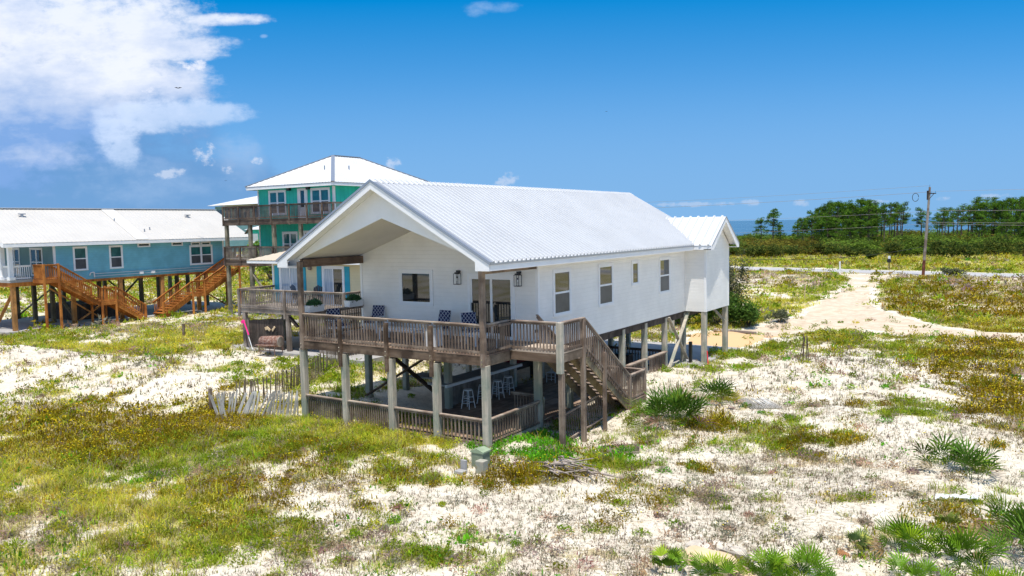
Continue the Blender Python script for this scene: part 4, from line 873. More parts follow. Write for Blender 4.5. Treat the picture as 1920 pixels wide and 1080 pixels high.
# ------------------------------------------------------------ yellow cottage between them
Y = root('cottage', (-17, 13, .7), 'pale yellow cottage on posts with turquoise shutters and a weathered deck', 'house')
YX0, YX1, YY0, YY1 = -21.9, -12.6, 10., 19.5
MB().box(YX0, YX1, YY0, YY1, 2.75, 5.3).build('wall', 'yellow', Y)
MB().box(YX0-.02, YX0+.1, YY0-.02, YY0+.1, 2.75, 5.2).build('corner_trim', 'white_trim', Y)
yr = hip(Y, -23.35, -11.4, 9.35, 20.6, 5.44, 1.75, 'tan_metal', .28)
MB().box(-23.32, -11.4, 9.37, 9.41, 5.26, 5.41).box(-23.32, -23.28, 9.41, 20.5, 5.26, 5.41).box(-23.28, -11.45, 9.41, 10.0, 5.3, 5.33).build('fascia', 'white_trim', Y)
FY = frame((0, YY0, 0), (1, 0, 0), (0, -1, 0))
for (a0, a1) in ((-21.2, -19.65), (-17.75, -16.3)):
    wd = MB(); wd.fbox(FY, a0-.12, a0, 3.0, 5.05, 0, .04).fbox(FY, a1, a1+.12, 3.0, 5.05, 0, .04).fbox(FY, a0-.12, a1+.12, 5.05, 5.15, 0, .042)
    m_ = (a0+a1)/2; wd.fbox(FY, m_-.03, m_+.03, 3.0, 5.05, .003, .035).fbox(FY, a0, a1, 3.0, 3.06, .002, .03).fbox(FY, a0, a1, 4.98, 5.05, .002, .03).fbox(FY, a0, a0+.05, 3.06, 4.98, .002, .03).fbox(FY, a1-.05, a1, 3.06, 4.98, .002, .03)
    s_ = wd.build('sliding_door', 'white_trim', Y); MB().fbox(FY, a0+.05, m_-.03, 3.06, 4.98, -.01, .012).build('curtain', 'curtain', s_); MB().fbox(FY, m_+.03, a1-.05, 3.06, 4.98, -.01, .01).build('pane', 'curtain' if a0 < -20 else 'glass', s_)
    for q in (a0-.52, a1+.14): 
        sh = MB().fbox(FY, q, q+.36, 3.05, 5.12, 0, .03)
        for i in range(18): sh.fbox(FY, q+.04, q+.32, 3.12+i*.11, 3.18+i*.11, .028, .038)
        sh.build('shutter', 'shutter', Y)
MB().cyl((-18.75, 9.99, 5.0), (-18.75, 9.85, 5.0), .12, .1, 12).build('wall_lamp', 'greydeck', Y)
boards(-21.65, -13.6, 7.36, YY0, 3.0, 1).build('deck_floor', 'greydeck', Y)
MB().box(-21.6, -13.65, 7.4, 7.5, 2.72, 2.955).box(-13.7, -13.62, 7.5, 10, 2.72, 2.955).build('deck_beam', 'greydeck', Y)
ys = (-21.6, -17.95, -13.65)
for a, b in zip(ys, ys[1:]): railing((a+.05, 7.42, 3.0), (b-.05, 7.42, 3.0), 1.0, Y, 'greydeck', 'cap', sp=.13)
railing((-13.65, 7.5, 3), (-13.65, 9.95, 3), 1.0, Y, 'greydeck', 'cap'); railing((-21.6, 7.5, 3), (-21.75, 9.95, 3), 1.0, Y, 'greydeck', 'cap')
for x in ys: post(Y, x, 7.38, 2.5, 4.0, .13, 'greydeck', 'rail_post')
for x in (-21.3, -17.85, -13.8):
    post(Y, x, 7.5, .3, 2.7, .22 if x < -14 else .2, 'greydeck', 'deck_post')
    for y in (10.2, 13.5, 17): post(Y, x, y, .3, 2.75, .25, 'post_old', 'deck_post')
for (a, b) in (((-18.3, 10.2, 2.7), (-15.2, 10.2, .9)), ((-18.2, 10.25, .9), (-15.2, 10.25, 2.6)), ((-17.9, 7.55, 2.7), (-17.2, 7.55, 2.1))): MB().beam(a, b, .06, .22, (0, 1, 0)).build('brace', 'darkwood', Y)
MB().box(-23.5, -12.2, 7.0, 20, .2, .80).build('slab', 'concrete', Y)
sk = MB()
for i in range(13): sk.box(-21.05+i*.21, -20.855+i*.21, 7.55, 7.58, .8, 2.28+.02*math.sin(i)+i*.018)
sk.build('enclosure_screen', 'darkwood', Y)
MB().box(-21.2, -21.05, 7.5, 7.6, .8, 2.4).box(-21.2, -21.15, 7.6, 8.8, .8, 2.2).build('enclosure_side', 'greydeck', Y)
MB().box(-15.9, -13.9, 7.75, 7.8, .8, 2.2).build('enclosure_screen', 'greydeck', Y)
kids(Y)

# ------------------------------------------------------------ buildings far behind
F1 = root('far_house', (-114, 87, .1), 'far off house with a white hipped roof between the blue roof and teal house', 'house')
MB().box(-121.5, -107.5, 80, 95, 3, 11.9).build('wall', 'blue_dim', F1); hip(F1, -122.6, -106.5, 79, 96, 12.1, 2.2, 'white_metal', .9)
for x in (-121, -117, -112, -108): post(F1, x, 80.3, .1, 3, .4, 'post_old', 'piling')
for k in range(5): MB().box(-121+k*2.8, -119.4+k*2.8, 79.93, 80.05, 9.2, 11.2).build('window', 'glass', F1)
F2 = root('far_cottage', (-83, 62, .4), 'small far off teal cottage seen through the teal house balcony', 'house')
MB().box(-86.5, -80.5, 60, 68, 2.5, 7.2).build('wall', 'teal', F2); hip(F2, -87, -80, 59.5, 68.5, 7.25, 1.2, 'white_metal', .9)
MB().box(-85.6, -84.4, 59.94, 60.05, 5.2, 6.6).build('window', 'white_trim', F2); MB().box(-83, -81.8, 59.94, 60.05, 5.2, 6.6).build('window', 'white_trim', F2)
for x in (-86.2, -83.5, -80.8): post(F2, x, 60.3, .2, 2.5, .35, 'post_old', 'piling')
# ------------------------------------------------------------ loose things on and around the houses
def chair_adir(loc, rz, label, group='navy cushioned porch chairs'):
    o = root('porch_chair', loc, label, 'chair', group); c, s = math.cos(rz), math.sin(rz)
    def R(x, y, z): return Vector((loc[0]+x*c-y*s, loc[1]+x*s+y*c, loc[2]+z))
    def bm(m, a, b, w_, h, up=(0, 0, 1)): m.beam(R(*a), R(*b), w_, h, up)
    fr = MB()
    for sx in (-1, 1):
        x = sx*.30
        bm(fr, (x, .27, 0), (x, .27, .62), .05, .06); bm(fr, (x, -.28, 0), (x, -.22, .62), .05, .06); bm(fr, (x, .33, .635), (x, -.30, .605), .09, .03); bm(fr, (x, .27, .33), (x, -.25, .30), .04, .06)
    bm(fr, (-.3, .27, .34), (.3, .27, .34), .04, .07); bm(fr, (-.3, -.24, .30), (.3, -.24, .30), .04, .07)
    fr.build('frame', 'white_paint', o)
    sb = MB()
    for k in range(5): bm(sb, (-.27, .24-k*.115, .372), (.27, .24-k*.115, .372), .085, .02)
    for k in range(6): bm(sb, (-.25+k*.1, -.24, .35), (-.25+k*.1, -.42, 1.0), .075, .02, (c*0-s, c, 0))
    sb.build('slats', 'white_paint', o)
    f = MB(); f.prism([R(-.26, -.20, .52), R(.26, -.20, .52), R(.26, -.345, 1.04), R(-.26, -.345, 1.04)], R(0, -.08, -.02)-Vector(R(0, 0, 0))); f.build('back_cushion', 'navy_pattern', o)
    MB().prism([R(-.26, -.24, .39), R(.26, -.24, .39), R(.26, .28, .39), R(-.26, .28, .39)], (0, 0, .09)).build('seat_cushion', 'navy_pattern', o)
    return o
chair_adir((-7.35, 2.75, 3.0), math.pi+.15, 'porch chair with tall navy cushion against the wall, left of the small side table')
chair_adir((-7.95, 1.35, 3.0), -1.9, 'porch chair nearest the left deck railing, turned sideways, navy lattice cushion')
chair_adir((-3.75, 2.35, 3.0), math.pi-.1, 'porch chair with navy lattice cushion between picture window and left door lantern')
chair_adir((-2.15, 2.2, 3.0), math.pi+.9, 'porch chair just left of the sliding door behind the corner post, turned sideways, navy cushion')
def table(loc, w_, d, h, label, name='side_table', cat='table', slat=True):
    o = root(name, loc, label, cat); x, y, z = loc; t = MB()
    n = max(3, int(w_/.11))
    for i in range(n): t.box(x-w_/2+i*w_/n, x-w_/2+(i+1)*w_/n-.012, y-d/2, y+d/2, z+h-.03, z+h)
    t.build('tabletop', 'white_paint', o); MB().box(x-w_/2+.04, x+w_/2-.04, y-d/2+.04, y+d/2-.04, z+h-.09, z+h-.031).build('apron', 'white_paint', o)
    for sx in (-1, 1):
        for sy in (-1, 1): q = MB(); cx_, cy_ = x+sx*(w_/2-.06), y+sy*(d/2-.06); q.box(cx_-.025, cx_+.025, cy_-.025, cy_+.025, z, z+h-.09); q.build('leg', 'white_paint', o)
    return o
table((-6.45, 2.85, 3.0), .62, .5, .52, 'small white slatted side table against the porch wall under the picture window')
table((-4.9, 1.55, 3.0), 1.75, .62, .42, 'long low white slatted coffee table in the middle of the porch')
table((-.95, 1.6, 3.0), 1.0, .5, .44, 'white slatted bench in front of the right sliding door panel', 'porch_bench', 'bench')
o = root('cooler_chest', (-2.55, .55, 3.0), 'pale upright cooler chest behind the front railing next to the porch chairs', 'cooler')
MB().box(-2.83, -2.35, .38, .78, 3.06, 3.72).build('body', 'white_paint', o); MB().box(-2.86, -2.32, .35, .81, 3.72, 3.80).build('lid', 'concrete', o); MB().box(-2.81, -2.77, .40, .44, 3.0, 3.06).box(-2.41, -2.37, .40, .44, 3.0, 3.06).box(-2.81, -2.77, .72, .76, 3.0, 3.06).box(-2.41, -2.37, .72, .76, 3.0, 3.06).build('foot', 'black_metal', o)
leafm = M_('dark_leaves', var((.03, .10, .03), .4, 12), .6, trans=.2)
def leafball(cx_, cy_, cz_, rx, ry, rz_, n, s, r):
    mb = MB()
    for i in range(n):
        d = Vector((r.gauss(0, 1), r.gauss(0, 1), abs(r.gauss(0, 1)))).normalized()*r.uniform(.3, 1)**.5
        p = Vector((cx_+d.x*rx, cy_+d.y*ry, cz_+d.z*rz_)); a = Vector((r.uniform(-1, 1), r.uniform(-1, 1), r.uniform(-.5, 1))).normalized(); b = a.orthogonal().normalized()*s*.5
        mb.add([p-b, p+b, p+a*s*1.5], [(0, 1, 2)])
    return mb
rr = random.Random(3)
for (y, lab) in ((.62, 'white planter box on the left railing nearest the front corner post, dark greenery in it'), (2.75, 'white planter box at the wall end of the left railing, dark greenery in it')):
    o = root('planter_box', (-8.44, y, 4.0), lab, 'planter', 'planter boxes on the left porch railing')
    MB().prism([(-8.56, y-.38, 3.99), (-8.30, y-.38, 3.99), (-8.25, y-.38, 4.25), (-8.61, y-.38, 4.25)], (0, .76, 0)).build('trough', 'white_paint', o)
    leafball(-8.43, y, 4.22, .22, .36, .24, 420, .07, rr).build('plants', leafm, o, fix=False)
# bar, stools, pool table under the house
o = root('bar_counter', (-4.9, 4.6, .1), 'long pale bar counter with a white edge in the shade under the house', 'bar')
MB().box(-4.9, -4.0, 3.0, 8.3, 1.06, 1.12).build('counter_top', 'concrete', o); MB().box(-4.0, -3.92, 2.95, 8.3, 1.02, 1.13).build('edge_board', 'white_paint', o)
MB().box(-6.6, -4.93, 3.9, 4.7, 1.06, 1.12).build('counter_top', 'concrete', o); MB().box(-4.8, -4.35, 3.3, 8.1, .1, 1.06).build('bar_front', 'greydeck', o)
def stool(x, y, lab):
    o = root('bar_stool', (x, y, .13), lab, 'stool', 'white bar stools along the bar'); z = .13
    MB().cyl((x, y, z+.70), (x, y, z+.745), .17, .17, 16).build('seat', 'white_paint', o)
    c = [(a*.12, b*.12, a*.19, b*.19) for a in (-1, 1) for b in (-1, 1)]
    for (a, b, e, f) in c: MB().cyl((x+e, y+f, z), (x+a, y+b, z+.70), .019, .017, 8).build('leg', 'white_paint', o)
    m = MB()
    for h in (.22, .42):
        k = .19-.07*h/.7
        m.cyl((x-k, y-k, z+h), (x+k, y-k, z+h), .012, n=6).cyl((x+k, y-k, z+h+.04), (x+k, y+k, z+h+.04), .012, n=6).cyl((x+k, y+k, z+h), (x-k, y+k, z+h), .012, n=6).cyl((x-k, y+k, z+h+.04), (x-k, y-k, z+h+.04), .012, n=6)
    m.build('rungs', 'white_paint', o)
stool(-3.52, 3.75, 'white bar stool at the near end of the bar, left of the corner piling'); stool(-3.5, 4.75, 'white bar stool standing second from the near end of the bar')
stool(-3.5, 5.75, 'white bar stool seen just right of the corner piling'); stool(-3.62, 6.7, 'white bar stool farthest along the bar, under the pool table end')
o = root('pool_table', (-5.2, 9.6, .13), 'pool table with a red felt top in the shade under the house', 'pool table')
MB().box(-6.1, -4.75, 8.55, 10.95, .62, .86).box(-6.1, -5.98, 8.55, 10.95, .86, .9).box(-4.87, -4.75, 8.55, 10.95, .86, .9).box(-5.98, -4.87, 8.55, 8.67, .86, .9).box(-5.98, -4.87, 10.83, 10.95, .86, .9).build('rail_frame', 'darkwood', o)
MB().box(-5.98, -4.87, 8.67, 10.83, .86, .875).build('playing_surface', 'red_felt', o)
for x in (-5.95, -4.9):
    for y in (8.8, 10.7): MB().box(x-.09, x+.09, y-.09, y+.09, .0, .62).build('leg', 'darkwood', o)
o = root('garden_chair', (-3.2, 9.7, .13), 'white metal chair behind the stairs in the shade under the house', 'chair'); x, y, z = -3.2, 9.7, .13
m = MB()
for a in (-.22, .22): m.path([(x+a, y-.2, z), (x+a, y-.2, z+.44)], .014).path([(x+a, y+.22, z), (x+a, y+.2, z+.45), (x+a*.8, y+.27, z+.88)], .014)
m.path([(x-.18, y+.27, z+.88), (x, y+.28, z+.96), (x+.18, y+.27, z+.88)], .014)
for k in (-.1, 0, .1): m.path([(x+k, y+.2, z+.46), (x+k, y+.27, z+.92)], .01)
for h in (.16, .3): m.path([(x-.22, y-.2, z+h), (x+.22, y-.2, z+h)], .01)
m.build('frame', 'white_paint', o); MB().box(x-.23, x+.23, y-.22, y+.22, z+.44, z+.46).build('seat', 'white_paint', o)
o = root('outdoor_sink', (-1.8, 14.2, .13), 'dark basin with a tall curved chrome tap behind the ground floor railing', 'sink'); x, y = -1.8, 14.2
MB().box(x-.45, x+.3, y-.25, y+.25, .13, .80).build('cabinet', 'darkwood', o); MB().box(x-.48, x+.33, y-.28, y+.28, .80, .86).build('basin', 'black_metal', o)
MB().path([(x, y+.1, .86), (x, y+.1, 1.22), (x+.06, y+.08, 1.32), (x+.14, y+.04, 1.34), (x+.2, y, 1.28), (x+.2, y, 1.12)], .018, 8).build('tap', 'chrome', o)
o = root('fire_extinguisher_post', (.55, 17.35, .12), 'dark short post with a slanting red bar leaning beside the wing piling', 'post')
MB().box(.3, .44, 17.1, 17.25, .1, 1.18).build('post', 'black_metal', o); MB().beam((1.16, 17.35, .75), (1.3, 17.1, .1), .05, .05).build('red_bar', 'red_paint', o)
o.name = 'marker_post'
# yellow cottage deck furniture
def dkchair(x, y, rz, lab):
    o = root('deck_chair', (x, y, 3.0), lab, 'chair', 'dark chairs on the cottage deck'); c, s = math.cos(rz), math.sin(rz); R = lambda a, b, z: Vector((x+a*c-b*s, y+a*s+b*c, 3.0+z))
    m = MB()
    for a in (-.26, .26): m.beam(R(a, .25, 0), R(a, .25, .55), .04, .06); m.beam(R(a, -.3, 0), R(a, -.2, .55), .04, .06); m.beam(R(a, .3, .56), R(a, -.3, .54), .09, .025)
    m.build('frame', 'black_metal', o); q = MB()
    for k in range(5): q.beam(R(-.2+k*.1, -.15, .35), R(-.2+k*.1, -.4, 1.05+.05*(2-abs(k-2))), .08, .02, (-s, c, 0))
    q.build('back', 'navy_blue', o); MB().prism([R(-.25, .25, .36), R(.25, .25, .36), R(.25, -.2, .31), R(-.25, -.2, .31)], (0, 0, .03)).build('seat', 'navy_blue', o)
mt['navy_blue'] = M_('dark_blue_plastic', (.02, .035, .07), .5)
dkchair(-19.0, 9.3, -1.3, 'dark blue deck chair left of the small table on the yellow cottage deck'); dkchair(-17.75, 9.35, 1.2, 'dark blue deck chair right of the small table, by the turquoise shutter')
o = root('deck_table', (-18.4, 9.1, 3.0), 'small dark table between the two chairs on the cottage deck', 'table')
MB().box(-18.85, -17.95, 8.85, 9.4, 3.66, 3.70).build('tabletop', 'black_metal', o)
for a in (-18.8, -18.0):
    for b in (8.9, 9.35): MB().box(a-.02, a+.02, b-.02, b+.02, 3.0, 3.66).build('leg', 'black_metal', o)
# smoker, pink pole, enclosure bits
g0 = gz(-18.3, 6.6)
o = root('barrel_smoker', (-18.3, 6.7, g0), 'rusty barrel smoker on spindly legs in the grass by the cottage slab', 'smoker')
MB().cyl((-18.9, 6.6, g0+.72), (-17.75, 6.85, g0+.78), .29, .29, 20).build('barrel', 'rust', o, True)
lg = MB()
for (a, b) in ((-18.8, 6.35), (-18.75, 6.95), (-17.9, 6.55), (-17.95, 7.1)): lg.path([(a, b, g0-.05), (a+.02, b, g0+.6)], .022)
lg.path([(-18.8, 6.35, g0+.3), (-17.9, 6.55, g0+.33)], .018); lg.beam((-18.9, 6.2, g0+.6), (-17.8, 6.42, g0+.62), .2, .02); lg.build('stand', 'rust', o)
MB().cyl((-18.0, 6.83, g0+1.0), (-18.0, 6.83, g0+1.28), .05, n=8).build('chimney', 'black_metal', o)
MB().cyl((-17.76, 6.82, g0+.76), (-17.72, 6.83, g0+.76), .28, .26, 20).build('end_plate', 'greydeck', o)
g0 = gz(-20.4, 7.1)
o = root('pink_topped_pole', (-20.45, 7.15, g0), 'pale rod with a hot pink head leaning on the cottage deck post', 'pole')
MB().path([(-20.2, 7.05, g0-.02), (-20.95, 7.2, 2.0)], .02).build('rod', 'white_soft', o); MB().beam((-20.6, 7.12, 1.55), (-21.05, 7.2, 2.25), .06, .04).build('sleeve', 'pink', o); MB().cyl((-21.15, 7.25, 2.22), (-21.12, 7.15, 2.22), .11, .09, 9).build('head', 'pink', o)
o = root('wire_hanging', (-19.6, 7.45, 1.8), 'pair of tan gloves hanging on the dark enclosure under the cottage', 'gloves'); o.name = 'work_gloves'
MB().prism([(-19.75, 7.5, 1.95), (-19.55, 7.5, 2.02), (-19.3, 7.5, 1.86), (-19.38, 7.5, 1.76), (-19.55, 7.5, 1.86), (-19.68, 7.5, 1.80)], (0, .04, 0)).prism([(-19.2, 7.5, 1.86), (-19.0, 7.5, 2.06), (-18.93, 7.5, 1.98), (-19.12, 7.5, 1.76)], (0, .04, 0)).build('glove', 'tan_slab', o)
# sand fences
def lathfence(pts, h, sp, lab, m='lath', grp=None, lean=0., name='sand_fence', jit=.03, bury=.15, lw=.042):
    o = root(name, (pts[0][0], pts[0][1], gz(*pts[0])), lab, 'fence', grp); mb = MB(); tops = []
    n = 0
    for a, b in zip(pts, pts[1:]):
        a = Vector((*a, 0)); b = Vector((*b, 0)); L = (b-a).length; d = (b-a)/L; k = int(L/sp)
        for i in range(k):
            p = a+d*(i*sp); z = gz(p.x, p.y); l = lean(n) if callable(lean) else lean; l += random.uniform(-jit, jit)*2
            t = Vector((d.x*l, d.y*l, math.sqrt(max(.1, 1-l*l))))
            hh_ = h*random.uniform(.94, 1.05); q = Vector((p.x+random.uniform(-.02, .02), p.y+random.uniform(-.02, .02), z)); mb.beam(q-t*bury, q+t*hh_, lw, .014, (-d.y, d.x, 0)); tops.append((q, t)); n += 1
    mb.build('lath', m, o)
    for f in (.25, .55, .85): MB().path([q+t*h*f for q, t in tops], .006, 4).build('wire', 'wire', o)
    return o
lathfence([(-8.75, -.15), (-9.9, -1.1), (-10.75, -2.0), (-10.55, -2.35), (-10.0, -2.2)], 1.0, .085, 'sun bleached whitish sand fence leaning in grass at the white house corner', 'lath', lean=lambda n: -.10 if n < 8 else -.30+.1*math.sin(n*.7), jit=.05, bury=.3, lw=.058)
lathfence([(-11.3, -.9), (-10.9, .6), (-11.4, 2.6), (-12.8, 5.2), (-13.9, 7.6), (-13.6, 10.2), (-13.3, 13.5)], 1.05, .115, 'dark weathered sand fence running back from the white house towards the cottage', 'lathdk', lean=.04, jit=.05)
lathfence([(5.5, 17.7), (6.15, 17.5)], 1.25, .12, 'broken stub of grey sand fence standing alone in the white sand', 'lathdk', lean=.1, jit=.14)
def flatlath(x, y, rz, n, L, sp, lab, m='lathdk', tilt=0.):
    z = gz(x, y); o = root('fallen_fence', (x, y, z), lab, 'fence'); c, s = math.cos(rz), math.sin(rz); mb = MB()
    for i in range(n):
        a = (i-n/2)*sp; j = random.uniform(-.06, .06); p = Vector((x+a*c-(-L/2)*s, y+a*s+(-L/2)*c, 0)); q = Vector((x+(a+j)*c-(L/2)*s, y+(a+j)*s+(L/2)*c, 0))
        p.z = gz(p.x, p.y)+.03; q.z = gz(q.x, q.y)+.05+tilt; mb.beam(p, q, .045, .016)
    mb.build('lath', m, o)
    for f in (.25, .75):
        pts = [(x+((i-n/2)*sp)*c-((f-.5)*L)*s, y+((i-n/2)*sp)*s+((f-.5)*L)*c) for i in range(n)]; MB().path([(a, b, gz(a, b)+.07+tilt*f) for a, b in pts], .006, 4).build('wire', 'wire', o)
flatlath(3.65, 2.2, -1.15, 12, 1.25, .10, 'fallen slatted fence panel lying flat on the sand by the green ground cover')
flatlath(6.1, 9.2, .7, 14, 1.5, .09, 'silvery fallen fence laths lying beside the farther palmetto', 'lath', .12)
flatlath(12.8, 17.7, .2, 12, 1.5, .10, 'bleached fallen fence panel lying in the olive scrub at the right edge', 'lath')
# slatted panel leaning under the stairs
o = root('leaning_lattice', (1.3, 4.3, -.2), 'slatted panel leaning on edge in the shadow under the outside stairs', 'fence'); mb = MB()
for i in range(26):
    x = 1.55; y = 2.3+i*.155; mb.beam((x-.1, y, -.35+i*.012), (x-.35, y+.28, .55+i*.012), .05, .02, (1, 0, 0))
mb.build('slats', 'rail', o); MB().beam((1.2, 2.55, .56), (1.2, 6.5, .86), .06, .06).beam((1.5, 2.2, -.2), (1.5, 6.3, .1), .05, .05).build('rail', 'cap', o)
# utility boxes, paver, stakes, debris
z = gz(.95, -1.75)
o = root('utility_box', (.95, -1.75, z), 'pale green metal utility box with a peaked lid by the corner piling', 'utility box'); x, y = .95, -1.7
MB().box(x-.21, x+.21, y-.18, y+.18, z-.1, z+.44).build('body', M_('utility_box_side', var((.20, .24, .17), .2, 5), .6), o)
MB().prism([(x-.24, y-.2, z+.44), (x+.24, y-.2, z+.44), (x+.24, y-.2, z+.49), (x, y-.2, z+.57), (x-.24, y-.2, z+.49)], (0, .4, 0)).build('lid', 'green_paint', o)
z = gz(1.5, -2.4); o = post(None, 1.45, -2.35, z-.2, z+.36, .28, 'piling', 'cut_post'); rebase(o); tag(o, 'short sawn off greenish post standing in front of the utility box', 'post')
z = gz(1.0, -2.7); o = MB().box(.82, 1.12, -2.85, -2.6, z-.02, z+.10).box(.86, 1.04, -2.58, -2.5, z-.02, z+.36).build('concrete_block', 'concrete'); rebase(o); tag(o, 'small grey concrete block in the sand left of the green utility box', 'block')
for (x, y, h, lab, m_) in ((-11.7, -1.8, .95, 'dark wooden stake left of the leaning white sand fence', 'rail'), (-28.5, 8.6, .8, 'short dark stake far off on the left dune', 'rail')):
    z = gz(x, y); o = post(None, x, y, z-.3, z+h, .11 if h > .9 else .14, m_, 'stake'); rebase(o); tag(o, lab, 'stake')
o = root('driftwood_pile', (3.2, -1.1, gz(3.2, -1.1)), 'tangled pile of grey driftwood and roots on the sand', 'driftwood'); mb = MB(); r2 = random.Random(5)
for i in range(46):
    a = r2.uniform(-.5, 1.1)-.6; L = r2.uniform(.3, 1.2); x = 3.15+r2.gauss(0, .38); y = -1.0+r2.gauss(0, .33); z = gz(x, y)+r2.uniform(.03, .30)
    p = Vector((x, y, z)); d = Vector((math.cos(a), math.sin(a), r2.uniform(-.25, .25)))*L; m_ = p+d*.5+Vector((0, 0, r2.uniform(-.06, .1))); q = p+d; q.z = max(q.z, gz(q.x, q.y)+.02); r_ = r2.uniform(.012, .045)
    mb.cyl(p, m_, r_, r_*.8, 6).cyl(m_, q, r_*.8, r_*.35, 6)
mb.build('branches', 'driftwood', o)
o = root('plastic_debris', (13.2, 1.15, gz(13.2, 1.15)), 'crumpled white plastic scrap lying on the sand at the right', 'litter'); z = gz(13.2, 1.15); mb = MB(); n = 9
vs = [(12.75+i*.1+.03*math.sin(j*3+i), .95+i*.045+j*.09, z+.05+.09*abs(math.sin(i*1.7+j*2.3))) for i in range(10) for j in range(4)]
mb.add(vs, [(i*4+j, i*4+j+1, i*4+j+5, i*4+j+4) for i in range(9) for j in range(3)]); pl = mb.build('sheet', 'white_soft', o, fix=False); sm = pl.modifiers.new('solid', 'SOLIDIFY'); sm.thickness = .02
# rubble at the bottom edge
def rock(x, y, rx, ry, rz_, lab, m_='rock', seed=1, ang=.4):
    import bmesh
    bm = bmesh.new(); bmesh.ops.create_icosphere(bm, subdivisions=3, radius=1); r = random.Random(seed); o1 = [Vector((r.uniform(-9, 9), r.uniform(-9, 9), r.uniform(-9, 9))) for _ in range(2)]
    from mathutils import noise as mn
    for v in bm.verts:
        k = 1+.45*mn.noise(v.co*1.1+o1[0])+.18*mn.noise(v.co*3.1+o1[1]); c = v.co*k; c.z = max(-.3, min(.62, c.z)); X = c.x*rx; Y_ = c.y*ry; v.co = (X*math.cos(ang)-Y_*math.sin(ang), X*math.sin(ang)+Y_*math.cos(ang), c.z*rz_)
    me = D.meshes.new('rubble'); bm.to_mesh(me); bm.free(); me.materials.append(mt[m_]); ob = D.objects.new('rubble_rock', me); COL.objects.link(ob); ob.location = (x, y, gz(x, y)+.02); return tag(ob, lab, 'rock')
rock(9.35, -5.05, .85, .42, .22, 'broad tan slab of rubble at the bottom edge of the picture', 'tan_slab', 3, -.35); rock(9.35, -4.35, .42, .16, .2, 'long pale broken rock lying behind the tan slab', 'rock', 4, -.3)
rock(10.2, -4.75, .35, .2, .2, 'small pale rock at the right end of the tan slab', 'rock', 6, .2); rock(8.7, -4.45, .3, .2, .14, 'low pale rock at the left end of the tan slab', 'rock', 8, .5)
# roadside things
o = root('utility_pole', (3.3, 88.1, 0), 'tall weathered wooden utility pole with a crossarm beside the road', 'utility pole')
MB().cyl((3.3, 88.1, 1.9), (3.75, 88.1, 10.75), .17, .12, 12).build('pole', 'pole', o); MB().cyl((3.2, 88.1, -.3), (3.3, 88.1, 1.9), .18, .172, 12).build('pole_foot', 'pole_red', o)
MB().beam((3.7, 88.0, 9.95), (4.45, 87.95, 9.95), .1, .12).beam((3.72, 88, 9.3), (4.2, 87.95, 9.9), .06, .06).build('crossarm', 'darkwood', o)
MB().cyl((4.4, 87.95, 10.0), (4.4, 87.95, 10.25), .07, n=8).cyl((3.75, 88.1, 10.75), (3.75, 88.1, 11.0), .07, n=8).cyl((3.95, 88, 10.0), (3.95, 88, 10.2), .07, n=8).build('insulator', 'chrome', o)
MB().cyl((3.55, 88.0, 9.2), (3.55, 87.95, 10.3), .11, n=8).build('fuse_cutout', 'darkwood', o)
mb = MB(); c0 = Vector((2.2, 88.2, 9.55))
mb.path([c0+Vector((.35*math.cos(a*.5), 0, .5*math.sin(a*.5))) for a in range(13)], .035); mb.build('cable_loop', 'wire_dk', o)
def wire(a, b, sag, lab, r=.014, m_='wire', n=24):
    a = Vector(a); b = Vector(b); pts = [a.lerp(b, i/n)-Vector((0, 0, sag*4*(i/n)*(1-i/n))) for i in range(n+1)]
    o = MB().path(pts, r, 5).build('power_line', m_); tag(o, lab, 'wire')
dv = Vector((-98, 20.1, 0)); dw = Vector((98, -20.1, 0)); p0 = Vector((3.5, 88.1, 0))
wire(p0+Vector((.25, 0, 10.9)), p0+dv+Vector((0, 0, 11.3)), .8, 'topmost thin overhead wire running left from the utility pole top')
wire(p0+Vector((.2, 0, 10.15)), p0+dv+Vector((0, 0, 10.4)), .9, 'second overhead wire running left just below the topmost one', .02)
wire(p0+Vector((.25, 0, 10.2)), p0+dw+Vector((0, 0, 10.2)), .5, 'overhead wire running right from the utility pole crossarm')
wire(p0+Vector((0, 0, 7.8)), p0+dv+Vector((0, 0, 8.2)), .9, 'lower overhead wire crossing in front of the pine crowns left of the pole')
wire(p0+Vector((0, 0, 7.9)), p0+dw+Vector((0, 0, 7.9)), .6, 'lower overhead wire crossing the pine crowns right of the pole')
wire(p0+Vector((0, 0, 6.5)), p0+dw+Vector((0, 0, 6.2)), .6, 'communication wire below the lower power wire right of the pole')
wire(p0+Vector((0, 0, 6.3)), p0+dw+Vector((0, 0, 5.4)), .6, 'lowest communication wire right of the pole')
wire(p0+Vector((0, 0, 6.3)), p0+dv+Vector((0, 0, 6.3)), 1.2, 'lowest communication wire left of the pole in front of the scrub')
wire((3.3, 88.0, 3.6), (-9.5, 40., 4.5), .9, 'black service cable sagging from the pole towards the white house', .02, 'wire_dk')
x, y = -6.4, 88.3; o = MB().box(x-.09, x+.09, y-.06, y+.06, -.1, 1.65).box(x-.10, x+.10, y-.065, y-.055, 1.35, 1.6).build('marker_post', 'white_paint'); rebase(o); tag(o, 'white roadside marker post left of the driveway mouth', 'post')
x, y = -2.2, 99.6; o = root('mailbox', (x, y, 0), 'dark mailbox on a post across the road from the driveway', 'mailbox')
MB().box(x-.06, x+.06, y-.06, y+.06, -.1, 1.0).build('post', 'darkwood', o); MB().prism([(x-.22, y-.3, 1.0), (x+.22, y-.3, 1.0), (x+.22, y-.3, 1.35), (x+.12, y-.3, 1.48), (x-.12, y-.3, 1.48), (x-.22, y-.3, 1.35)], (0, .6, 0)).build('box', 'black_metal', o); MB().box(x-.14, x+.14, y-.08, y+.08, 1.5, 1.9).build('newspaper_tube', 'white_paint', o)
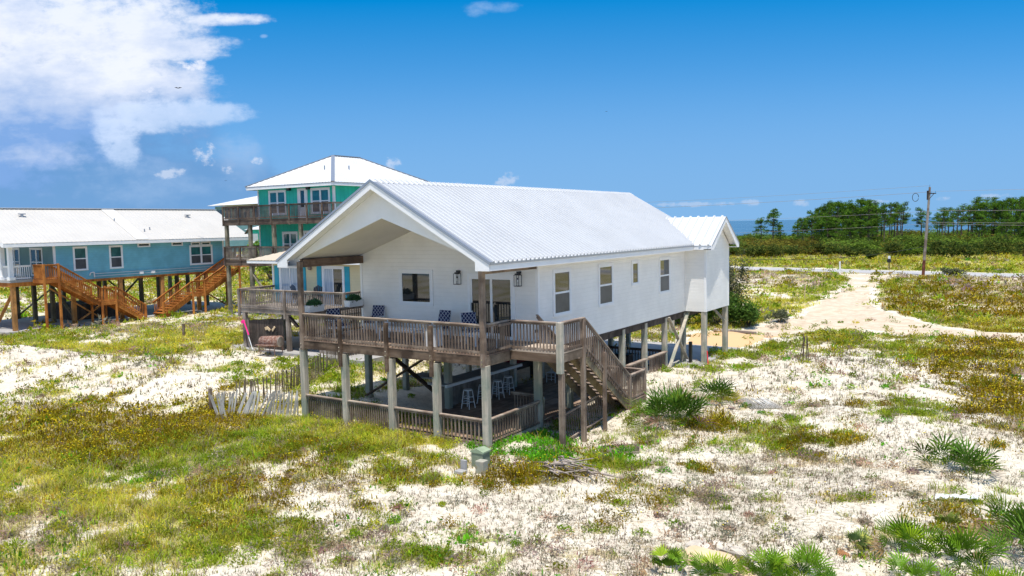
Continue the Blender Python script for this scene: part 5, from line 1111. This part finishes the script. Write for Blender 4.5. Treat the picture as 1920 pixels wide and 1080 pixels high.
x, y = -2.1, 51; z = gz(x, y); o = MB().beam((x, y, z-.1), (x+.12, y, z+1.6), .05, .05).build('stake', 'tan_slab'); rebase(o); tag(o, 'thin tan survey stake standing in the field left of the driveway', 'stake')
x, y = 2.1, 165; o = root('small_sign', (x, y, 0), 'small white sign in front of the distant scrub right of the pole', 'sign'); MB().box(x-.06, x+.06, y, y+.1, -.1, 1.0).build('post', 'white_paint', o); MB().box(x-.55, x+.55, y-.05, y-.01, 1.0, 2.1).build('panel', 'white_paint', o)
o = post(None, -4.8, 27.5, -.2, 1.15, .3, 'piling', 'cut_post'); rebase(o); tag(o, 'short square wooden post seen beyond the slab between the pilings', 'post')
o = MB().cyl((-2.6, 29.3, .12), (.2, 28.9, .10), .14, .12, 8).build('log', 'driftwood'); rebase(o); tag(o, 'grey log lying along the far edge of the driveway', 'log')
# birds
for (p, k, lab) in (((-39.58, 16.71, 17.91), 0.3, 'dark bird gliding in the blue gap under the big cloud'), ((-17.16, 43.36, 16.91), 0.12, 'tiny dark bird above the right part of the white roof'), ((-44.92, 24.6, 11.51), 0.12, 'tiny dark bird low in the sky left of the teal house')):
    p = Vector(p); X_ = Vector((.84, .54, 0)); Z_ = Vector((0, 0, 1))
    o = MB().prism([p-X_*k+Z_*k*.18, p-X_*k*.3+Z_*k*.22, p, p+X_*k*.3+Z_*k*.2, p+X_*k+Z_*k*.1, p+X_*k*.1-Z_*k*.1, p-X_*k*.1-Z_*k*.1], (-.02, .03, 0)).build('bird', 'black_metal'); rebase(o); tag(o, lab, 'bird')
# ------------------------------------------------------------ vegetation
def leafmat(name, rough=.8, tr=.5, spec=.06):
    m = D.materials.new(name); m.use_nodes = True; t = NT(m.node_tree); t.n.clear()
    c = t.new('ShaderNodeAttribute', attribute_name='tint').outputs['Color']; b = t.new('ShaderNodeBsdfPrincipled'); o = t.new('ShaderNodeOutputMaterial')
    t.put(b.inputs['Base Color'], c); b.inputs['Roughness'].default_value = rough; b.inputs['Specular IOR Level'].default_value = spec
    r = t.new('ShaderNodeBsdfTranslucent'); t.put(r.inputs[0], c); x = t.new('ShaderNodeMixShader'); x.inputs[0].default_value = tr
    t.l.new(b.outputs[0], x.inputs[1]); t.l.new(r.outputs[0], x.inputs[2]); t.l.new(x.outputs[0], o.inputs[0]); return m
LM = leafmat('foliage'); PLM = leafmat('palmetto_leaf', .6, .2, .15)
def npmesh(name, V, tri, col, mat=LM, quads=None, mats=None):
    """V (n,3), tri (m,3), col per vertex (n,3)"""
    me = D.meshes.new(name); me.vertices.add(len(V)); me.vertices.foreach_set('co', V.astype('f').ravel())
    me.loops.add(tri.size); me.loops.foreach_set('vertex_index', tri.astype('i').ravel()); me.polygons.add(len(tri)); me.polygons.foreach_set('loop_start', np.arange(0, tri.size, 3, dtype='i')); me.update()
    a = me.attributes.new('tint', 'FLOAT_COLOR', 'POINT'); a.data.foreach_set('color', np.concatenate([col, np.ones((len(col), 1))], 1).astype('f').ravel())
    me.materials.append(mat); return me
def link(name, me, par=None, loc=None):
    o = D.objects.new(name, me); COL.objects.link(o)
    if par: o.parent = par
    if loc is not None: o.location = loc
    return o
def blades(P, az, tilt, H, Wd, col, droop=.35):
    """bent grass blades: P (n,3) feet"""
    n = len(P); d = np.stack([np.cos(az)*np.sin(tilt), np.sin(az)*np.sin(tilt), np.cos(tilt)], -1)
    sd = az+np.pi/2+rng.uniform(-.9, .9, n); s = np.stack([np.cos(sd), np.sin(sd), np.zeros(n)], -1)*Wd[:, None]*.5
    m = P+d*(H*.6)[:, None]; out = np.stack([np.cos(az), np.sin(az), np.zeros(n)], -1)
    tip = m+d*(H*.4)[:, None]+out*(H*droop*.6)[:, None]-np.array([0, 0, 1])*(H*droop*.25)[:, None]
    V = np.stack([P-s, P+s, m-s*.75, m+s*.75, tip], 1).reshape(-1, 3); b = np.arange(n)[:, None]*5
    T = np.concatenate([b+[0, 1, 3], b+[0, 3, 2], b+[2, 3, 4]], 1).reshape(-1, 3)
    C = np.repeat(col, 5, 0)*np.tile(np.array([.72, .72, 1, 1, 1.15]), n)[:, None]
    return V, T, np.clip(C, 0, .9)
CXY = np.array([14.661, -20.67])
def sector(n, d0, d1, b0=-71, b1=4):
    r = np.sqrt(rng.uniform(d0*d0, d1*d1, n)); a = np.radians(rng.uniform(b0, b1, n)); return CXY[0]+r*np.sin(a), CXY[1]+r*np.cos(a)
PRM = {'g': (14, .12, .30, .018, .95, .5), 'o': (15, .10, .28, .028, 1.25, .2), 'y': (14, .14, .38, .014, .95, .6), 'd': (12, .08, .24, .013, 1.3, .3), 'b': (14, .05, .16, .07, 1.25, .1)}
acc = {k: [] for k in KINDS}; acc['s'] = []; flow = []
def tufts(n, d0, d1, scale, bscale, wscale):
    x, y = sector(n, d0, d1); veg, ks = fields(x, y)
    keep = rng.uniform(0, 1, n) < veg**1.15; x, y, veg = x[keep], y[keep], veg[keep]; W_ = np.stack([ks[k][keep] for k in KINDS], 1)
    z = hz(x, y); r = rng.uniform(0, 1, len(x)); kind = (r[:, None] > np.cumsum(W_/W_.sum(1, keepdims=True), 1)).sum(1).clip(0, 4)
    for i, k in enumerate(KINDS):
        s = kind == i; nb, h0, h1, wd, til, dr = PRM[k]; nb = max(3, int(nb*bscale)); m = s.sum()
        if not m: continue
        px, py, pz = x[s], y[s], z[s]; sz = rng.uniform(.6, 1.3, m)*(0.5+.5*veg[s])*(.45+1.15*fbm(px, py, 1.3, 2, 300+i)); mono = KCOL[k]
        pat = fbm(px, py, 1.6, 3, 200+i)[:, None]; base = np.array(mono)[None]*(.25+1.5*pat)*(1+rng.normal(0, .19, (m, 1)))*(1+rng.normal(0, .10, (m, 3)))
        dead = rng.uniform(0, 1, m) < (.14 if k != 'd' else .3); base[dead] = np.array([.40, .33, .22])*rng.uniform(.6, 1.1, (dead.sum(), 1))
        sp = (.10 if k in 'gy' else .17)*scale
        R_ = lambda a: np.repeat(a, nb)
        P = np.stack([R_(px)+rng.normal(0, sp, m*nb), R_(py)+rng.normal(0, sp, m*nb), R_(pz)-.02], -1)
        if k in 'ob': P[:, 2] += rng.uniform(0, .16 if k == 'o' else .08, m*nb)*scale*R_(sz)
        az = rng.uniform(0, 2*np.pi, m*nb); tl = np.abs(rng.normal(0, til*.6, m*nb)).clip(0, 1.5); H = rng.uniform(h0, h1, m*nb)*R_(sz)*(scale**.6)
        if k == 'o': H *= .55
        C = np.repeat(base, nb, 0)*(1+rng.normal(0, .12, (m*nb, 1)))
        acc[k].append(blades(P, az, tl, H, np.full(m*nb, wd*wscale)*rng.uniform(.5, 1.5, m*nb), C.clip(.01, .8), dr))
        if k in 'o' or k == 'y':
            f = rng.uniform(0, 1, m) < (.22 if k == 'o' else .06); fn = 3 if scale < 1.3 else 1
            fx = np.repeat(px[f], fn)+rng.normal(0, .14, f.sum()*fn); fy = np.repeat(py[f], fn)+rng.normal(0, .14, f.sum()*fn); fz = np.repeat(pz[f]+.2*sz[f], fn)+rng.uniform(0, .12, f.sum()*fn)
            if d0 < 60: flow.append(np.stack([fx, fy, fz, np.full(len(fx), .016*wscale)], 1))
def sprigs(n, d0, d1, sc):
    x, y = sector(n, d0, d1); veg, ks = fields(x, y); cl = fbm(x, y, .9, 3, 123); keep = (rng.uniform(0, 1, n) < (1-veg)*np.clip((cl-.36)*3.2, .05, 1)*(.22+ks['d']*2.6))
    dd = segdist(x, y, DRIVE); keep &= (dd > .2) & ~((x > -8.5) & (x < 0) & (y > 0) & (y < 22)) & ~((x > -50) & (x < -41) & (y > 4.5) & (y < 24)) & ~((x > -22) & (x < -13) & (y > 7) & (y < 20)); x, y = x[keep], y[keep]; m = len(x); nb = 5
    pal = np.array([(.16, .17, .09), (.24, .17, .11), (.13, .17, .05), (.30, .24, .17), (.17, .11, .09)])[rng.integers(0, 5, m)]*rng.uniform(.7, 1.2, (m, 1)); R_ = lambda a: np.repeat(a, nb)
    P = np.stack([R_(x)+rng.normal(0, .035, m*nb), R_(y)+rng.normal(0, .035, m*nb), R_(hz(x, y))-.01], -1)
    acc['s'].append(blades(P, rng.uniform(0, 6.28, m*nb), np.abs(rng.normal(0, .95, m*nb)).clip(0, 1.45), rng.uniform(.04, .18, m*nb)*sc, np.full(m*nb, .015*sc), np.repeat(pal, nb, 0)))
tufts(46000, 12.5, 32, 1.0, .8, 1.0); tufts(52000, 32, 62, 1.25, .7, 1.7); tufts(48000, 62, 118, 1.7, .6, 3.2); tufts(26000, 118, 190, 2.4, .5, 5.5)
sprigs(48000, 12.5, 34, .85); sprigs(26000, 34, 60, 1.5)
def clumps(n, d0, d1, nl, leaf, R0, R1):
    x, y = sector(n, d0, d1); veg, ks = fields(x, y); cl = fbm(x, y, .7, 2, 515)
    keep = rng.uniform(0, 1, n) < np.clip(veg*1.3-.10, .045, .9)*np.clip((cl-.34)*3.5, .1, 1); x, y, veg = x[keep], y[keep], veg[keep]; m = len(x)
    W_ = np.stack([ks[k][keep] for k in KINDS], 1); W_[:, 3] *= .5; kind = (rng.uniform(0, 1, m)[:, None] > np.cumsum(W_/W_.sum(1, keepdims=True), 1)).sum(1).clip(0, 4)
    base = np.array([(.23, .31, .02), (.24, .19, .01), (.42, .42, .04), (.42, .33, .24), (.13, .36, .02)])[kind]*rng.uniform(.65, 1.3, (m, 1))*(1+rng.normal(0, .10, (m, 3)))
    R = rng.uniform(R0, R1, m)*rng.uniform(.6, 1.1, m); h = R*rng.uniform(.55, 1.0, m); z = hz(x, y); N = m*nl; R_ = lambda a: np.repeat(a, nl)
    d = rng.normal(0, 1, (N, 3)); d[:, 2] = np.abs(d[:, 2]); d /= np.linalg.norm(d, axis=1, keepdims=True); q = rng.uniform(.45, 1.08, N)
    lob = 1+.25*np.sin(3*np.arctan2(d[:, 1], d[:, 0])+R_(x*7))
    P = np.stack([R_(x)+d[:, 0]*R_(R)*q*lob, R_(y)+d[:, 1]*R_(R)*q*lob, R_(z)+d[:, 2]*R_(h)*q], -1)
    a = d*.6+rng.normal(0, .55, (N, 3)); a /= np.linalg.norm(a, axis=1, keepdims=True); b = np.cross(a, rng.normal(0, 1, (N, 3))); b /= np.linalg.norm(b, axis=1, keepdims=True)+1e-6
    L = leaf*rng.uniform(.6, 1.5, (N, 1)); V = np.stack([P-b*L*.38, P+b*L*.38, P+a*L*1.5], 1).reshape(-1, 3); C = np.repeat(np.repeat(base, nl, 0)*rng.uniform(.7, 1.35, (N, 1)), 3, 0).clip(.004, .8)
    return V, np.arange(N*3).reshape(-1, 3), C
def joinacc(lst):
    o = 0; Vs, Ts, Cs = [], [], []
    for V, T, C in lst: Vs.append(V); Ts.append(T+o); Cs.append(C); o += len(V)
    return np.concatenate(Vs), np.concatenate(Ts), np.concatenate(Cs)
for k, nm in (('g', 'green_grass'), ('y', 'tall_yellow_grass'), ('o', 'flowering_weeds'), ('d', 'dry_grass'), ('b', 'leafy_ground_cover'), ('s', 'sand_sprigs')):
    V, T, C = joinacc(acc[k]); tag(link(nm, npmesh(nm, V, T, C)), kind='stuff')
V, T, C = joinacc([clumps(9000, 12.5, 33, 90, .040, .16, .42), clumps(11000, 33, 62, 45, .075, .22, .55), clumps(8000, 62, 150, 26, .20, .4, 1.1)])
tag(link('low_weeds', npmesh('low_weeds', V, T, C)), kind='stuff')
F = np.concatenate(flow); n = len(F); a = rng.uniform(0, 3.1, n); s = F[:, 3:4]*rng.uniform(.7, 1.5, (n, 1)); e1 = np.stack([np.cos(a), np.sin(a), np.full(n, .3)], 1)*s; e2 = np.stack([-np.sin(a), np.cos(a), np.full(n, .3)], 1)*s; c = F[:, :3]
V = np.stack([c-e1, c-e2, c+e1, c+e2], 1).reshape(-1, 3); b = np.arange(n)[:, None]*4; T = np.concatenate([b+[0, 1, 2], b+[0, 2, 3]], 1).reshape(-1, 3)
C = np.repeat(np.array([[.85, .66, .02]])*rng.uniform(.75, 1.1, (n, 1)), 4, 0); tag(link('yellow_flowers', npmesh('yellow_flowers', V, T, C)), kind='stuff')

# palmettos
def fan(r, base, d, L, nb, col, spread=2.1, wb=.040):
    """one fan leaf: stalk plus radiating pointed blades"""
    d = d.normalized(); side = d.cross(Vector((0, 0, 1))); side = side.normalized() if side.length > .01 else Vector((1, 0, 0)); n = side.cross(d).normalized()
    tw = r.uniform(-.6, .6); side, n = (side*math.cos(tw)+n*math.sin(tw)), (n*math.cos(tw)-side*math.sin(tw)); vs, ts, cs = [], [], []
    hub = base+d*L*.8; st = side*.012; o = 0
    vs += [base-st, base+st, hub]; ts += [(0, 1, 2)]; cs += [tuple(x*.8 for x in col)]*3
    for i in range(nb):
        a = (i/(nb-1)-.5)*spread; l = L*(.85+.25*math.cos(a))*r.uniform(.85, 1.1); dr = d*math.cos(a)+side*math.sin(a); w_ = (side*math.cos(a)-d*math.sin(a))*wb*.5
        mid = hub+dr*l*.55+n*.03; tip = hub+dr*l-Vector((0, 0, 1))*l*r.uniform(.0, .12); k = len(vs); vs += [hub, mid-w_+n*.008, mid+w_+n*.008, tip]; ts += [(k, k+1, k+2), (k+1, k+3, k+2)]
        g = r.uniform(.8, 1.2); cs += [tuple(x*g for x in col)]*3+[tuple(min(.8, x*g*1.3+.05*(j < 2)) for j, x in enumerate(col))]
    return vs, ts, cs
def palmetto(name, x, y, R, h, nf, lab, seed, tone=(.10, .19, .03), dead=.15, grp=None, nb=7, wb=.055, lf=1.2, nk=.75):
    r = random.Random(seed); z = gz(x, y); o = root(name, (x, y, z), lab, 'palmetto', grp)
    for part, share in (('fronds', 1-dead), ('dead_fronds', dead)):
        vs, ts, cs = [], [], []
        for i in range(max(2, int(nf*nk*share))):
            az = r.uniform(0, 6.283); el = r.uniform(.55, 1.5) if part == 'fronds' else r.uniform(-.1, .4); rr_ = R*r.uniform(0, .62); b = Vector((math.cos(az)*rr_, math.sin(az)*rr_, 0)); az2 = az+r.uniform(-.6, .6)
            d = Vector((math.cos(az2)*math.cos(el), math.sin(az2)*math.cos(el), math.sin(el)*h/R*1.1)); L = R*lf*r.uniform(.38, .55)
            t_ = tone if r.random() < .8 else (tone[0]*1.8, tone[1]*1.3, tone[2])
            kk = r.uniform(.5, 1.35); c = tuple(q*kk for q in t_) if part == 'fronds' else tuple(q*r.uniform(.6, 1.2) for q in (.33, .22, .13))
            v, t, q = fan(r, b, d, L, nb, c, 2.3, wb); k = len(vs); vs += v; ts += [tuple(j+k for j in f) for f in t]; cs += q
        link(part, npmesh(part, np.array([tuple(v) for v in vs]), np.array(ts), np.array(cs), PLM), o)
PG = (.07, .155, .015); PB = (.11, .225, .010)
palmetto('palmetto', 4.15, 5.45, 1.2, 1.2, 110, 'largest dark green saw palmetto in the sand just right of the stair foot', 1, PG, .12)
palmetto('palmetto', 4.5, 8.9, .95, 1.0, 46, 'saw palmetto with brown dead fronds beside the silvery fallen fence', 2, PG, .35)
palmetto('palmetto', 3.4, 8.0, .35, .7, 5, 'single small yellowing palmetto sprout between the stairs and the large palmettos', 3, (.3, .28, .05), .4)
palmetto('palmetto', 5.3, 8.6, .5, .6, 9, 'small palmetto with yellow fans at the edge of the fallen fence laths', 4, (.32, .30, .04), .3)
palmetto('palmetto', 12.5, 4.3, .8, .6, 24, 'low dark left palmetto of the pair on the white sand at the right', 5, PG, .2)
palmetto('palmetto', 13.25, 3.75, .95, .85, 34, 'taller right palmetto of the pair on the white sand at the right', 6, PG, .15)
for i, (x, y, R, h, nf, tone, lab) in enumerate(((10.35, -5.2, .62, .6, 20, PB, 'bright palmetto at the bottom edge right beside the tan rubble slab'), (10.95, -5.0, .65, .65, 20, PB, 'bright palmetto second to the right of the rubble slab at the bottom edge'),
    (11.75, -5.2, .5, .5, 14, PG, 'small palmetto low on the bottom edge between two bright clumps'), (9.5, -5.75, .6, .5, 16, PB, 'bright palmetto growing in front of the tan rubble slab'), (8.6, -5.9, .45, .45, 12, PB, 'small palmetto at the bottom edge left of the tan rubble slab'),
    (12.75, -2.75, .68, .8, 22, PB, 'upright palmetto fanning over pale dry stems near the lower right'), (13.55, -3.0, .75, .8, 26, PB, 'broad yellowish green palmetto near the lower right, left of the big corner clump'), (12.9, -4.0, .5, .5, 14, PB, 'palmetto on the bottom edge below the two lower right clumps'),
    (14.7, -1.35, .95, 1.1, 34, PG, 'large dark palmetto of the lower right corner, upper part of the clump'), (15.1, -2.5, .9, 1.0, 28, PG, 'large palmetto cut by the right frame edge at the lower right corner'), (14.3, -3.9, .6, .6, 16, PB, 'low palmetto on the bottom edge near the right corner'),
    (13.15, -.9, .4, .4, 10, (.26, .34, .06), 'small pale yellow palmetto in the olive scrub at the lower right'), (11.65, -3.0, .4, .4, 12, (.2, .28, .08), 'small round grey green tussock in the dry grass near the lower right'))):
    palmetto('palmetto', x, y, R*1.10, h*1.1, nf, lab, 20+i, tone, .12, None, 11, .034, 1.15, 1.15)
# leafy shrubs of clumped small leaves
def shrub_arrays(r, R, h, nleaf, s, tones, flat=.55, hollow=.35, lobes=9):
    cen = [(Vector((r.gauss(0, .42)*R, r.gauss(0, .42)*R, h*r.uniform(.35, .8))), r.uniform(.30, .55), r.uniform(.7, 1.25)) for _ in range(lobes)]
    V, T, C = [], [], []
    for i in range(nleaf):
        c, q, tn = r.choice(cen); d = Vector((r.gauss(0, 1), r.gauss(0, 1), r.gauss(0, 1))).normalized()*r.uniform(hollow, 1)
        p = c+Vector((d.x*q*R, d.y*q*R, d.z*q*h*flat*1.3)); p.z = max(p.z, .02*h)
        a = Vector((r.uniform(-1, 1), r.uniform(-1, 1), r.uniform(-.7, .9))).normalized()*s*r.uniform(.6, 1.4); b = a.cross(Vector((r.uniform(-1, 1), r.uniform(-1, 1), 1))).normalized()*s*.45
        k = len(V); V += [p-b, p+b, p+a]; T.append((k, k+1, k+2)); t_ = tones[0] if r.random() < .6 else tones[1]; g = tn*r.uniform(.75, 1.25); C += [tuple(min(.8, x*g) for x in t_)]*3
    return V, T, C
def shrub(name, x, y, R, h, nleaf, s, tones, lab, seed, cat='bush', grp=None, stems=5, **k):
    r = random.Random(seed); z = gz(x, y); o = root(name, (x, y, z), lab, cat, grp); V, T, C = shrub_arrays(r, R, h, nleaf, s, tones, **k)
    link('foliage', npmesh('foliage', np.array([tuple(v) for v in V]), np.array(T), np.array(C)), o); mb = MB()
    for i in range(stems): a = r.uniform(0, 6.28); mb.cyl((x, y, z-.05), (x+math.cos(a)*R*.4, y+math.sin(a)*R*.4, z+h*.6), .03+.012*h, .01, 6)
    mb.build('stems', 'bark', o); return o
GG = ((.075, .15, .03), (.13, .23, .04)); GR = ((.10, .115, .06), (.16, .17, .10)); GD = ((.05, .10, .025), (.10, .16, .04))
shrub('tall_shrub', -3.9, 35.2, 1.5, 4.7, 4200, .13, GR, 'tall grey green shrub standing just past the far corner of the white house', 41, lobes=18, hollow=.1)
shrub('bush', -1.6, 33.4, 1.3, 2.0, 3000, .17, GG, 'lush bright green bush beside the driveway at the foot of the tall grey shrub', 42)
shrub('bush', -3.4, 32.2, 1.6, 2.2, 3400, .17, GG, 'lush green bush seen between the wing pilings of the white house', 43)
shrub('bush', -5.9, 31.5, 1.6, 1.9, 2800, .17, GD, 'dark green bush behind the driveway, seen past the crossed braces', 44)
shrub('bush', -8.6, 31.0, 1.6, 1.8, 2800, .17, GG, 'green bush behind the driveway, seen just left of the crossed braces', 45)
shrub('bush', -11.4, 30.8, 1.7, 2.0, 2600, .17, GD, 'green bush behind the driveway, the left one under the floor of the white house', 46)
shrub('bush', -.2, 35.8, .9, .8, 900, .14, GR, 'low grey tangle of scrub at the edge of the field past the lush bushes', 47)
shrub('bush', .9, 87.4, 1.6, 1.1, 900, .2, GR, 'low grey bush at the roadside right of the utility pole', 48) .location.x = 6.5
shrub('bush', -70, 50, 3.5, 5, 1500, .45, ((.12, .22, .03), (.2, .3, .05)), 'yellow green tree crown far off, seen through the teal house balcony', 49)
for i, (br_, dist, R, h, lab) in enumerate(((-10.3, 153, 2.2, 2.3, 'isolated dark bush in the meadow beyond the road, left of the mailbox'), (-9.0, 150, 1.8, 1.7, 'small dark bush in the meadow beyond the road above the mailbox'), (-7.9, 158, 2.4, 2.6, 'round bush at the scrub edge between the mailbox and the pole'),
   (-5.0, 152, 3.0, 3.2, 'broad bush at the scrub edge just right of the utility pole'), (-3.6, 149, 3.0, 2.8, 'rounded yellow green bush at the scrub edge right of the pole'), (-2.0, 166, 3, 3, 'bush at the scrub edge right of the small white sign'), (-.6, 158, 3.2, 3, 'bush at the scrub edge by the right frame border'),
   (-12.2, 162, 2.8, 2.6, 'dark bush at the front of the scrub below the main pine group'), (-14.6, 160, 3, 2.6, 'dark bush at the front of the scrub below the isolated pair of pines'), (-16.4, 158, 3, 2.5, 'leftmost dark bush of the scrub front beside the white house'))):
    a = math.radians(br_); shrub('bush', CXY[0]+dist*math.sin(a), CXY[1]+dist*math.cos(a), R, h, 1100, .34, ((.05, .085, .02), (.14, .16, .03)), lab, 60+i)
# the scrub belt: one mass of thicket
r = random.Random(11); Vs, Ts, Cs, o_ = [], [], [], 0
var_ = []
for q in range(8):
    tn = [((.055, .10, .018), (.13, .20, .03)), ((.12, .115, .02), (.24, .21, .03)), ((.08, .14, .02), (.18, .27, .035)), ((.11, .09, .022), (.21, .18, .03))][q % 4]
    V, T, C = shrub_arrays(r, 1, 1, 620, .085, tn, lobes=6); var_.append((np.array([tuple(v) for v in V]), np.array(T), np.array(C)))
for i in range(560):
    b = r.uniform(-20.5, 3); dist = 171+6*math.sin(b*2.1)+4*math.sin(b*5.3)+(r.random()**1.3)*135; a = math.radians(b); R = r.uniform(2.0, 4.4); h = r.uniform(1.1, 3.1)*.95
    if b < -12.5: h *= .8
    k = r.choice((1, 3, 5, 7, 0)) if (b < -11.5 and dist < 230) else r.choice((0, 2, 4, 6, 2, 6, 1))
    V, T, C = var_[k]; x, y = CXY[0]+dist*math.sin(a), CXY[1]+dist*math.cos(a); t_ = r.uniform(0, 6.28); ct, st_ = math.cos(t_), math.sin(t_)
    X = V[:, 0]*R*1.5; Y_ = V[:, 1]*R*1.5; Vs.append(np.stack([x+X*ct-Y_*st_, y+X*st_+Y_*ct, V[:, 2]*h*1.25-.1], 1)); Ts.append(T+o_); Cs.append(C*r.uniform(.55, 1.5)); o_ += len(V)
tag(link('coastal_scrub', npmesh('coastal_scrub', np.concatenate(Vs), np.concatenate(Ts), np.concatenate(Cs))), kind='stuff')
# pines
def pine_mesh(seed, h=11., sparse=False):
    r = random.Random(seed); mb = MB(); x = y = 0.; pts = []; n = 7; lx, ly = r.uniform(-.6, .6), r.uniform(-.6, .6)
    for i in range(n+1): f = i/n; pts.append(Vector((lx*f*f+r.uniform(-.1, .1), ly*f*f+r.uniform(-.1, .1), h*.95*f)))
    pts[0] = Vector((0, 0, -.3))
    for i in range(n): mb.cyl(pts[i], pts[i+1], .20*(1-i/n*.75), .20*(1-(i+1)/n*.75), 7, cap=False)
    V, T, C = [], [], []; c0 = .5 if sparse else .30
    for i in range(24 if sparse else 46):
        f = c0+(1-c0)*r.random()**.8; c = pts[min(n, int(f*n))].lerp(pts[min(n, int(f*n)+1)], (f*n) % 1); a = r.uniform(0, 6.28); u = (f-c0)/(1-c0); reach = (1-.55*u)*r.uniform(.6, 2.5)*(h/11)**.5*(1 if u < .85 else .6)
        e = c+Vector((math.cos(a)*reach, math.sin(a)*reach, r.uniform(.1, .9))); mb.cyl(c, e, .05, .02, 5, cap=False)
        tn = r.uniform(.5, 1.6); cr = r.uniform(.45, .85)
        for j in range(52):
            d = Vector((r.gauss(0, 1), r.gauss(0, 1), r.gauss(0, .75))); p = e+d.normalized()*cr*r.uniform(.2, 1)**.6*1.0; p.z = e.z+(p.z-e.z)*.65
            q = Vector((r.uniform(-1, 1), r.uniform(-1, 1), r.uniform(-.2, 1.2))).normalized()*r.uniform(.20, .38); s = q.orthogonal().normalized()*.07
            k = len(V); V += [p-s, p+s, p+q]; T.append((k, k+1, k+2)); g = tn*r.uniform(.75, 1.3); base = (.055, .13, .015) if r.random() < .6 else (.14, .24, .025); C += [tuple(z_*g for z_ in base)]*3
    cm = npmesh('crown', np.array([tuple(v) for v in V]), np.array(T), np.array(C)); tm = D.meshes.new('trunk'); tm.from_pydata(mb.v, [], mb.f); tm.materials.append(mt['bark']); return tm, cm
PM = [pine_mesh(100+i, 11, i % 3 == 2) for i in range(6)]
def pine(b, dist, h, v, lab, grp='pines behind the coastal scrub'):
    a = math.radians(b); o = root('pine_tree', (CXY[0]+dist*math.sin(a), CXY[1]+dist*math.cos(a), 0), lab, 'pine tree', grp); s = h/11.; o.rotation_euler = (0, 0, r.uniform(0, 6.28)); w_ = s**.7*r.uniform(.9, 1.2); o.scale = (w_, w_, s)
    link('trunk', PM[v][0], o); link('crown', PM[v][1], o)
pine(-15.95, 206, 7.6, 0, 'left and lower pine of the isolated pair by the sea', None); pine(-15.2, 204, 9.6, 1, 'right and taller pine of the isolated pair by the sea', None); pine(-14.7, 206, 6.0, 3, 'low bushy pine hugging the right side of the isolated pair', None)
main = 'pine in the broad green group between the isolated pair and the utility pole'; rgt = 'pine in the tall group right of the utility pole'
for i in range(46):
    b = -13.6+i*(6.4/45)+r.uniform(-.1, .1); env = min(1, .58+.42*min(1, (b+13.6)/1.7)) if b < -11.9 else (1 if b < -8.6 else .93)
    pine(b, r.uniform(196, 236), 11.3*env*r.uniform(.86, 1.03), r.choice((0, 1, 2, 3, 4, 5)) if b < -8.6 else r.choice((2, 5, 2)), main)
for i in range(14): b = r.uniform(-12.8, -8.8); pine(b, r.uniform(188, 200), r.uniform(6, 8.5), r.choice((0, 1, 3, 4)), 'lower front pine of the broad green group left of the utility pole', 'lower front pines')
pine(-6.15, 212, 9.2, 5, 'slender open pine just left of the utility pole, standing apart over the sea gap', None); pine(-5.75, 210, 8.3, 2, 'slender open pine half hidden by the utility pole', None)
for i in range(46):
    b = -5.3+i*(8.3/45)+r.uniform(-.1, .1); env = .80 if b < -4.6 else (.93 if b < -3.4 else 1.03)
    pine(b, r.uniform(196, 232), 10.9*env*r.uniform(.87, 1.05), r.choice((2, 5)) if b < -3.3 else r.choice((0, 1, 2, 3, 4, 5)), rgt)
for i in range(14): pine(r.uniform(-3.2, 2.5), r.uniform(176, 196), r.uniform(5.5, 8), r.choice((0, 1, 3, 4)), 'lower front pine of the tall group right of the utility pole', 'lower front pines')
